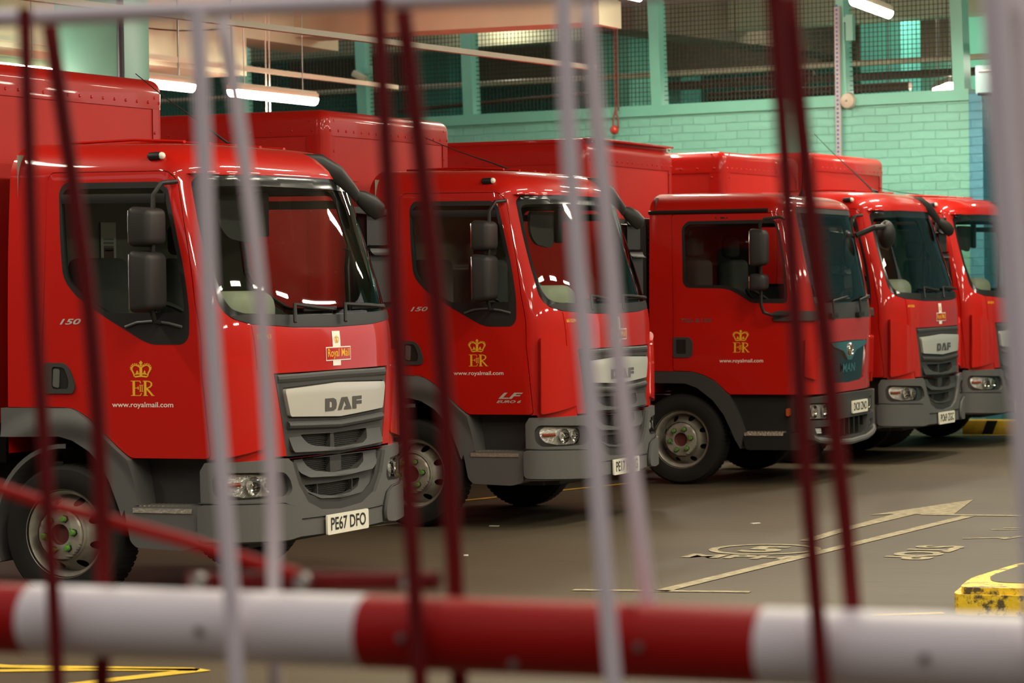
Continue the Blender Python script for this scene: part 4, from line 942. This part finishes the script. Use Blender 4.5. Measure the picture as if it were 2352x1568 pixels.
for s0, s1 in ((.20, .345), (1.70, 1.80), (4.21, 4.35), (6.97, 7.12), (8.63, 8.78), (10.64, 10.74), (13.2, 13.34)):
    struct('trim_%d' % n, wbox(MB(), s0, s1, -.16, .02, 3.87, TOP, lean=.03), TEAL); n += 1
def screen(i, s0, s1):
    mb = MB(); st = .055
    for k in range(int((s1 - s0) / st)): s = s0 + k * st; wbox(mb, s, s + .007, -.075, -.068, 3.87, TOP)
    for k in range(int((TOP - 3.87) / st)): z = 3.87 + k * st; wbox(mb, s0, s1, -.068, -.061, z, z + .007)
    o = mb.build('window_%d' % i, WIRE); o['kind'] = 'structure'
for i, (a, b_) in enumerate(((.345, 1.70), (1.80, 4.21), (4.35, 6.97), (7.12, 8.63), (8.78, 10.64), (10.74, 13.2))): screen(i + 1, a, b_)
# the room behind the screen
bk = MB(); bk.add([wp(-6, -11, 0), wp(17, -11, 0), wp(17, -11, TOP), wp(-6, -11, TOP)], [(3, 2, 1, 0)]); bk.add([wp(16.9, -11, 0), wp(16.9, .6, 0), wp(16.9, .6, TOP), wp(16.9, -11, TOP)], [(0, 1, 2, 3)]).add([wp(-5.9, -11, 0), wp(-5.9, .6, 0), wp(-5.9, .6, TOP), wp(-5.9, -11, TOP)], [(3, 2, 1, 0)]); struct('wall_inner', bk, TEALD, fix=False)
struct('trim_20', wbox(MB(), -6, 17, -11, .3, TOP - .1, TOP + .2), CEIL)
for j, (s, d, w_) in enumerate(((6.0, -2.2, .55), (3.2, -4.5, .6), (2.55, -6.0, .5), (1.2, -5.0, .35), (4.4, -8.5, .8), (8.3, -7.5, .6), (0.1, -6.5, .5), (11.5, -6, .6))):
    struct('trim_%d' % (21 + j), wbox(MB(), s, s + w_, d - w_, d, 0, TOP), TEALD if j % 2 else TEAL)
struct('trim_30', wbox(MB(), -2, 15, -3.4, -2.9, 5.0, 6.1), BEIGE)
struct('trim_31', wbox(MB(), 3.4, 15, -7.2, -6.6, 4.75, 6.1), CEIL)
struct('trim_32', wbox(MB(), 4.9, 5.5, -6.6, -.5, 4.85, 6.1), CEIL)
wi = MB()
for s in (2.0, 3.6, 5.3, 6.0): wbox(wi, s, s + .5, -10.95, -10.9, 3.6, 4.6)
o = wi.build('window_9', mat('pale_blind', (.45, .46, .38), .6)); o['kind'] = 'structure'

def pipe(name, p, r, m, label, cat, group=None):
    o = MB().tube(p, r, 8).build(name, m); return tag(o, label, cat, group)
pipe('pipe', [wp(-1, -1.0, 4.30), wp(13, -.75, 4.33)], .035, RAILW, 'long cream pipe running behind the wire mesh screen', 'pipe')
pipe('pipe', [wp(-1, -1.6, 4.17), wp(5, -1.5, 4.20)], .05, PIPEB, 'brown pipe below the cream pipe behind the mesh', 'pipe')
o = MB().tube([wp(2.3, -2.9, 4.14), wp(5.2, -2.9, 4.14)], .06, 8).tube([wp(2.6, -2.9, 4.15), wp(2.6, -2.9, TOP)], .008, 5).tube([wp(4.8, -2.9, 4.15), wp(4.8, -2.9, TOP)], .008, 5).build('cable_tray', PIPEB); tag(o, 'dark cable tray behind the mesh, right of the tall teal column', 'tray')
pipe('pipe', [wp(3.5, -2.6, 4.35), wp(11, -4, 4.25)], .03, PIPEB, 'thin dark pipe deep in the room behind the mesh', 'pipe')

# ------------------------------------------------------------------ lamps
def batten(loc, rz, ln, label, group, hang=None, power=1.0, cap=True):
    t = thing('strip_light', label, 'light', loc, rz, group)
    MB().box(-.055, .055, -ln / 2, ln / 2, .045, .10, .008).box(-.03, .03, -ln / 2, ln / 2, .1, .12).build('light_body', RAILW, t)
    d = MB(); pr = [(.055 * cos(a), .045 + .075 * sin(a)) for a in np.linspace(pi, 2 * pi, 10)]
    vs = [(x, -ln / 2 + .01, z) for x, z in pr] + [(x, ln / 2 - .01, z) for x, z in pr]; k = len(pr)
    d.add(vs, [(i, k + i, k + i + 1, i + 1) for i in range(k - 1)] + [tuple(range(k)), tuple(range(k, 2 * k))[::-1]]); d.build('diffuser', TUBE, t)
    if hang:
        for y in (-ln * .35, ln * .35): MB().tube([(0, y, .115), (0, y, hang - loc[2])], .006, 5).build('hanger', STEEL, t)
    ld = bpy.data.lights.new('lamp', 'AREA'); ld.shape = 'RECTANGLE'; ld.size = .11; ld.size_y = ln; ld.energy = LAMP_W * ln * power; ld.color = LAMP_COL; ld.spread = radians(175)
    lo = bpy.data.objects.new('lamp', ld); COL.objects.link(lo); lo.parent = t; lo.location = (0, 0, -.036)
    return t
GL = 'ceiling strip lights over the depot'
CEIL_Z = 5.3
batten((-14.70, 27.7, 3.70), 0, 1.85, 'lit strip light left of centre, above the second cargo box', GL, CEIL_Z)
batten((-14.68, 25.05, 3.70), 0, 1.8, 'lit strip light whose end shows past the nearest cargo box corner', GL, CEIL_Z)
batten((-14.66, 22.35, 3.70), 0, 1.85, 'lit strip light along the top edge of the nearest cargo box', GL, CEIL_Z)
batten((-9.17, 30.9, 4.60), radians(4), 1.7, 'lit strip light at the top right in front of the wire mesh', GL, CEIL_Z)
# unseen fittings continuing the rows, plus ones added to brighten wall and barrier
for j, (x, ys, z) in enumerate(((-5.6, (8.5, 11.5, 14.5, 17.5, 20.5), 4.5), (-2.2, (6.6,), 4.9), (-2.2, (9.5, 13, 16.5, 20, 23.5, 27), 4.5), (1.6, (11, 15, 19, 23, 27, 31), 4.5), (-14.6, (16.5, 19.5), 3.70), (-10.6, (9.5, 13), 4.6), (-7.0, (27.0, 29.6), 4.95), (-10.6, (26.5, 29.0), 4.95), (-12.4, (31.6,), 5.0), (-4.6, (26, 30), 4.9))):
    for y in ys: batten((x, y, z), 0, 1.6, 'unseen strip light above the lane, added to light the depot', GL, CEIL_Z)
for j, (s, d, z, lab) in enumerate(((1.45, -2.1, 4.02, 'strip light behind the mesh, right of the teal post by the bell'), (2.0, -3.2, 4.06, 'strip light behind the mesh, just left of the teal post by the bell'), (5.6, -9.0, 3.98, 'small lit strip light far behind the mesh'), (-.7, -2.0, 4.25, 'strip light behind the mesh at the right edge'))):
    p = wp(s, d, z); batten(p, radians(25), 1.1 if j != 2 else .7, lab, 'strip lights behind the mesh', TOP, 1.5)
for s_, d_ in ((2.4, -4.3), (5.2, -4.4), (8.6, -3.0), (3.0, -7.5), (-1.0, -4.0)): batten(wp(s_, d_, 5.55), radians(25), 1.5, 'unseen strip light added high up to brighten the room behind the mesh', 'added strip lights high behind the mesh', TOP, .5)  # extra lamps out of view, added to brighten the inner room
# lighting rail, pipes and tray above
def rail(p, q, w_, h_, m, name, label, cat, hang=True):
    p, q = V3(p), V3(q); mb = MB().tube([p, q], 1, 4, sq=(w_ * .7071, h_ * .7071)); o = mb.build(name, m); return tag(o, label, cat)
rail((-14.82, 18, 4.0), (-14.86, 31.0, 4.0), .05, .05, RAILW, 'lighting_rail', 'cream lighting rail running above the lit strip lights', 'rail')
rail((-11.3, 14, 3.72), (-10.5, 26.2, 3.755), .055, .045, RAILW, 'lighting_rail', 'long cream rail crossing the top of the view from the left', 'rail')
struct('ceiling', MB().box(-26, 6, 5.6, 33.2, CEIL_Z, CEIL_Z + .25), CEIL)
struct('trim_40', MB().box(-15.9, -15.02, 21.0, 27.7, 3.95, CEIL_Z), BEIGE)
struct('trim_41', MB().box(-16.2, -15.6, 27.9, 31.0, 4.45, CEIL_Z), BEIGE)
struct('trim_42', MB().box(-24, -11.92, 29.9, 30.5, 4.53, CEIL_Z).box(-11.98, -11.90, 29.87, 30.53, 4.50, 4.8), BEIGE)
cl = MB().box(-14.14, -13.50, 22.55, 23.1, 0, CEIL_Z, .01); struct('trim_43', cl, TEAL)
cp = tag(MB().tube([(-13.47, 22.56, 0), (-13.47, 22.56, CEIL_Z)], .03, 8).build('downpipe', mat('slate_pipe', (.06, .075, .09), .5)), 'dark slate pipe fixed to the teal column at the left', 'pipe')
struct('wall_left', MB().box(-26, -25.8, 5.6, 42, 0, CEIL_Z), BEIGE)
struct('wall_front', MB().box(5.8, 6, 5.6, 42, 0, CEIL_Z), CEIL)
struct('wall_light_block', MB().box(-30, 20, -8.4, -8, 0, 8.5), mat('dark_light_block', (.06, .045, .04), .8))  # unseen dark wall added to keep sky reflections off the lorry sides
struct('trim_44', MB().box(-22, -16.5, 20, 20.4, 3.9, CEIL_Z), BEIGE)
cat_ = MB()
pts = [(-15.0, 25.2 + k * .35, 4.30 + .02 * k - .04 * sin(pi * k / 6)) for k in range(7)]
cat_.tube(pts, .006, 5)
tag(cat_.build('cable', BLACK), 'thin dark cable looped along the cream beam', 'cable')
for k, y in enumerate((26.2, 27.3)):
    tag(MB().tube([(-14.98, y, 3.72), (-14.98, y, CEIL_Z)], .012, 6).build('drop_rod', STEEL), ('thin rod down the cream beam, left one' if k == 0 else 'thin rod down the cream beam near its right end'), 'rod', 'rods on the beam')
tag(MB().tube([(-14.9, 27.9, 3.0), (-14.9, 27.9, 3.62)], .008, 6).tube([(-14.9, 27.98, 3.0), (-14.9, 27.98, 3.62)], .008, 6).tube([(-14.9, 27.9, 3.62), (-14.9, 27.9, CEIL_Z), (-14.9, 27.98, CEIL_Z), (-14.9, 27.98, 3.62)], .008, 6).build('pull_cord', WHITE), 'pair of white cords hanging from the lit strip light left of centre', 'cord')

# ------------------------------------------------------------------ things on the back wall
b = thing('alarm_bell', 'round cream alarm bell on the teal wall below the mesh', 'bell', wp(1.67, .01, 3.80))
MB().lathe([(.0, .085), (.05, .085), (.085, .07), (.095, .03), (.095, 0)], (0, 0, 0), nw, 28).build('bell_dome', mat('cream_bell', (.60, .54, .42), .4), b)
MB().lathe([(0, .095), (.012, .092), (.012, .08)], (0, 0, 0), nw, 10).build('bell_screw', STEEL, b)
cd_ = thing('conduit', 'narrow pale vertical conduit strip with blue marks on the teal wall', 'conduit', wp(1.80, .04, 2.4))
mm = mat('pale_grey_conduit', (.52, .50, .50), .45)
MB().box(-.035, .035, -.02, .02, 0, 2.5, .006).build('conduit_body', mm, cd_)
bl = MB()
for k in range(50): bl.box(-.012, .012, -.024, -.019, .05 + k * .05, .075 + k * .05)
bl.build('blue_marks', mat('blue_marks', (.10, .16, .42), .5), cd_, 'blue marks in a column'); cd_.rotation_euler = (0, 0, -YW)
jb = MB(); wbox(jb, 1.60, 1.69, -.02, .05, 4.50, 4.80); wbox(jb, 1.69, 1.74, 0, .03, 4.72, 4.78); tag(jb.build('junction_box', TEAL), 'teal bracket box on the post above the bell', 'box')
ch = thing('chain_hoist', 'red chain with hook and ball hanging before the teal wall', 'chain hoist', wp(4.66, .35, 0))
mb = MB()
for k in range(34):
    z = 3.82 + k * .042; mb.tube([(.009 * cos(t) * (1 if k % 2 else .2), .009 * cos(t) * (.2 if k % 2 else 1), z + .026 * sin(t)) for t in np.linspace(0, 2 * pi, 8, endpoint=False)], .005, 5, closed=True)
CHR = mat('rusty_red_chain', (.22, .035, .025), .5); mb.build('chain', CHR, ch)
MB().tube([(0, 0, 3.82), (.03, 0, 3.70), (.03, 0, 3.60), (0, 0, 3.55)], .011, 6).tube([(0, 0, 3.82), (-.03, 0, 3.70), (-.035, 0, 3.60), (0, 0, 3.55)], .011, 6).build('hook', CHR, ch)
MB().sphere((-.02, 0, 3.57), .055, 14).build('ball', mat('red_ball', (.5, .04, .02), .35), ch)
MB().tube([(.035, 0, 3.8), (.035, 0, 5.3)], .012, 6).build('support_tube', PIPEB, ch)
lk = thing('camera_bracket', 'cream security camera on a teal post left of centre', 'camera', wp(8.70, .06, 4.44))
MB().box(-.10, .10, -.07, .05, -.05, .04, .02, M=Matrix.Rotation(.5, 4, 'Y')).build('camera_body', BEIGE, lk); MB().box(.06, .16, -.02, .06, .02, .12, .01).build('bracket', TEAL, lk)
bp_ = thing('wall_cupboard', 'pale blue cupboard on the corner pillar behind the right white rod', 'cupboard', (-8.48, 32.55, 3.76))
MB().box(0, 1.1, 0, .55, 0, .315, .01).build('cupboard_body', mat('pale_blue_paint', (.38, .60, .62), .45), bp_)
MB().box(.04, .95, -.015, 0, .235, .262, .004).build('hinge_bar', STEEL, bp_); MB().box(.03, .2, -.02, .03, -.02, .012, .004).build('latch', BLACK, bp_)
MB().box(.2, .28, .25, .33, -3.76, 0).build('support_post', BBRICK_SHADE, bp_)
kp = thing('crash_block', 'yellow and black striped kerb block by the far wall at the right', 'kerb block', (-8.56, 32.12, 0))
kx = MB().box(0, 1.5, 0, .38, 0, .15, .01).build('block', LINEY, kp)
for x in (.22, .75): MB().prism([(x, .0), (x + .12, .0), (x + .18, .151), (x + .06, .151)], lambda a, b_, h: (a, -.003 + h, b_), .002).build('black_stripe', BLACK, kp)
# kerbed island at the right
isl = thing('kerb_island', 'yellow-edged kerb island at the lower right', 'kerb')
def at0(*pp): return [(x, y) for x, y in pp]
out = rnd([(-4.06, 14.98), (-2.0, 15.25), (-2.0, 22), (-3.2, 21.0), (-4.09, 16.3), (-4.13, 15.5)], .14)
mb = MB(); mb.prism(out, lambda x, y, h: (x, y, h), .14)
bm = bmesh.new(); bm.from_mesh(mb.mesh('tmp')); bmesh.ops.bevel(bm, geom=[e for e in bm.edges if all(v.co.z > .12 for v in e.verts)], offset=.035, segments=4, affect='EDGES'); 
MB().bm(bm).build('kerb_edge', KERB, isl, fix=True)
inn = rnd([(-3.92, 15.28), (-2.1, 15.5), (-2.1, 21.7), (-3.12, 20.9), (-4.0, 16.3), (-4.02, 15.6)], .14)
MB().prism(inn, lambda x, y, h: (x, y, .137 + h), .006).build('paved_top', FLOOR, isl)
mark([stroke([(-4.45, 14.85), (-4.12, 15.05)], .07)], LINEY, 'kerb_flash', 'yellow paint beside the kerb island')
random.seed(3)
for k, (x, y) in enumerate(((-8.65, 19.55), (-6.9, 20.2), (-7.9, 17.4))):
    o = MB().box(-.035, .035, -.015, .015, 0, .004).build('litter_scrap', PAPER); o.location = (x, y, .001); o.rotation_euler = (0, 0, k)
    tag(o, ('pale paper scrap on the floor in front of the second lorry', 'pale paper scrap on the floor near the painted arrow', 'pale paper scrap on the floor in front of the nearest lorry')[k], 'scrap', 'paper scraps')
# papers inside the nearest cab
o = MB().add([(-.085, 0, -.15), (.085, 0, -.15), (.085, 0, .15), (-.085, 0, .15), (-.085, .003, -.15), (.085, .003, -.15), (.085, .003, .15), (-.085, .003, .15)], [(0, 1, 2, 3), (7, 6, 5, 4), (0, 4, 5, 1), (1, 5, 6, 2), (2, 6, 7, 3), (3, 7, 4, 0)]).build('notice', PAPER)
o.location = (-9.200, 15.23, 1.985); o.rotation_euler = (0, 0, pi / 2); tag(o, 'pale paper notice seen through the side window of the nearest lorry', 'notice')
o2 = MB().box(-.055, .055, -.002, 0, -.12, .0).build('notice_picture', mat('brown_print', (.16, .08, .05), .6), o)
o3 = MB()
for k in range(4): o3.box(-.055 + .01 * (k == 3), .055 - .01 * (k == 3), -.002, 0, .045 - k * .022, .055 - k * .022)
o3.build('notice_text', mat('grey_print', (.25, .27, .25), .6), o)
for i, t in enumerate((t1, t4, t5)):
    x, y, th = POSE[(0, 3, 4)[i]]; q = Matrix.Translation((x, y, 0)) @ Matrix.Rotation(th, 4, 'Z') @ V3((.92, 1.55, 1.512))
    o = MB().box(-.10, .10, -.17, .17, 0, .004).build('dash_paper', PAPER); o.location = q; o.rotation_euler = (0, 0, .5 + th)
    tag(o, ('white paper lying on the dashboard of the nearest lorry', 'white paper on the dashboard of the lorry with plate starting PO69', 'white paper on the dashboard of the furthest lorry')[i], 'paper', 'papers on dashboards')

# ------------------------------------------------------------------ barrier with hanging rods in the foreground
ba = thing('barrier', 'red and white striped barrier pole with hanging rods across the foreground', 'barrier', (-1.7, 3.75, 0))
def bx(px, py, y=3.75):                      # point in the upright plane y of the barrier under a picture position
    d = _fw * 6860 + _a * (px - 1176) + _b * (784 - py); t = y / d.y; return V3((d.x * t + 1.7, y - 3.75, CH + d.z * t))
PZ = 1.262; PR = .0515
edges = [-3.6, -2.972, -2.405, -1.855, -1.27, -.69, -.1]
for k in range(6):
    x0, x1 = edges[k] + 1.7, edges[k + 1] + 1.7
    m = BRED if k % 2 else BWHT
    if k == 0: x0 -= .6
    MB().tube([(x0, 0, PZ), (x1, 0, PZ)], PR, 40).build('pole_section', m, ba, 'red pole section' if k % 2 else 'white pole section')
for px, py in ((500, 1430), (960, 1450), (1500, 1455), (1215, 1515), (2150, 1470)):
    p = bx(px, py); MB().lathe([(.006, 0), (.006, -.008), (0, -.009)], (p.x, -PR + .001, PZ + (.0 if py < 1480 else -.03)), (0, 1, 0), 10).build('bolt', STEEL, ba)
MB().box(-4.3, -4.2, -.05, .05, 0, 1.3).box(1.55, 1.67, -.05, .05, 0, 2.3, .01).build('barrier_post', BWHT, ba)
p, q = bx(-700, 75), bx(2600, -60)
MB().tube([p, bx(0, 42), bx(900, 2), q], .013, 12).build('top_rail', RODW, ba)
for nm, m, pts, y, r in (
    ('rod', RODR, [(57, 20), (66, 330), (80, 700), (100, 1000), (118, 1290), (134, 1620)], 3.685, .0105),
    ('rod', RODR, [(115, 60), (147, 279), (179, 502), (203, 690), (222, 920), (234, 1180), (237, 1400), (233, 1620)], 3.83, .0125),
    ('rod', RODW, [(452, 20), (468, 350), (482, 700), (503, 1000), (522, 1240), (548, 1620)], 3.685, .0118),
    ('rod', RODW, [(505, 10), (545, 250), (572, 450), (595, 650), (612, 900), (628, 1200), (632, 1620)], 3.83, .0105),
    ('rod', RODR, [(868, -10), (882, 250), (900, 560), (915, 820), (938, 1120), (968, 1620)], 3.685, .0112),
    ('rod', RODR, [(922, 0), (955, 270), (985, 520), (1006, 720), (1028, 1020), (1045, 1330), (1058, 1620)], 3.83, .0125),
    ('rod', RODW, [(1293, -20), (1306, 300), (1326, 600), (1350, 850), (1378, 1190), (1414, 1620)], 3.685, .0118),
    ('rod', RODW, [(1343, -20), (1372, 280), (1398, 560), (1420, 820), (1448, 1050), (1472, 1250), (1490, 1400), (1500, 1500)], 3.83, .0118),
    ('rod', RODR, [(1776, -20), (1800, 320), (1824, 680), (1846, 1000), (1868, 1300), (1894, 1620)], 3.685, .0112),
    ('rod', RODR, [(1810, -20), (1844, 320), (1874, 600), (1898, 800), (1922, 1020), (1942, 1200), (1958, 1390), (1970, 1500)], 3.83, .0125),
    ('rod', RODW, [(2283, -20), (2303, 300), (2326, 620), (2352, 960), (2390, 1500)], 3.685, .0175),
    ('rod', RODW, [(2328, -20), (2362, 320), (2400, 800), (2440, 1500)], 3.83, .0175)):
    P = [bx(x, yy, y) for x, yy in pts]
    C_ = []
    for i in range(len(P) - 1):
        a = P[max(i - 1, 0)]; b_, c_, d_ = P[i], P[i + 1], P[min(i + 2, len(P) - 1)]
        for t in np.linspace(0, 1, 6, endpoint=False): C_.append(.5 * ((2 * b_) + (c_ - a) * t + (2 * a - 5 * b_ + 4 * c_ - d_) * t * t + (3 * b_ - a - 3 * c_ + d_) * t ** 3))
    C_.append(P[-1])
    MB().tube(C_, r, 12).build(nm, m, ba, 'red hanging rod' if m is RODR else 'white hanging rod')
MB().tube([bx(-150, 1075, 3.84), bx(118, 1160, 3.84), bx(405, 1236, 3.84), bx(690, 1322, 3.84)], .0095, 10).build('brace', BRED, ba, 'red diagonal brace')
MB().tube([bx(435, 1335, 3.85), bx(1005, 1333, 3.85)], .014, 12).build('cross_bar', RODR, ba, 'dark red cross bar')
for px in (462, 700, 945): p = bx(px, 1334, 3.835); MB().lathe([(.012, 0), (.012, -.014), (0, -.016)], p, (0, 1, 0), 10).build('bolt', STEEL, ba)
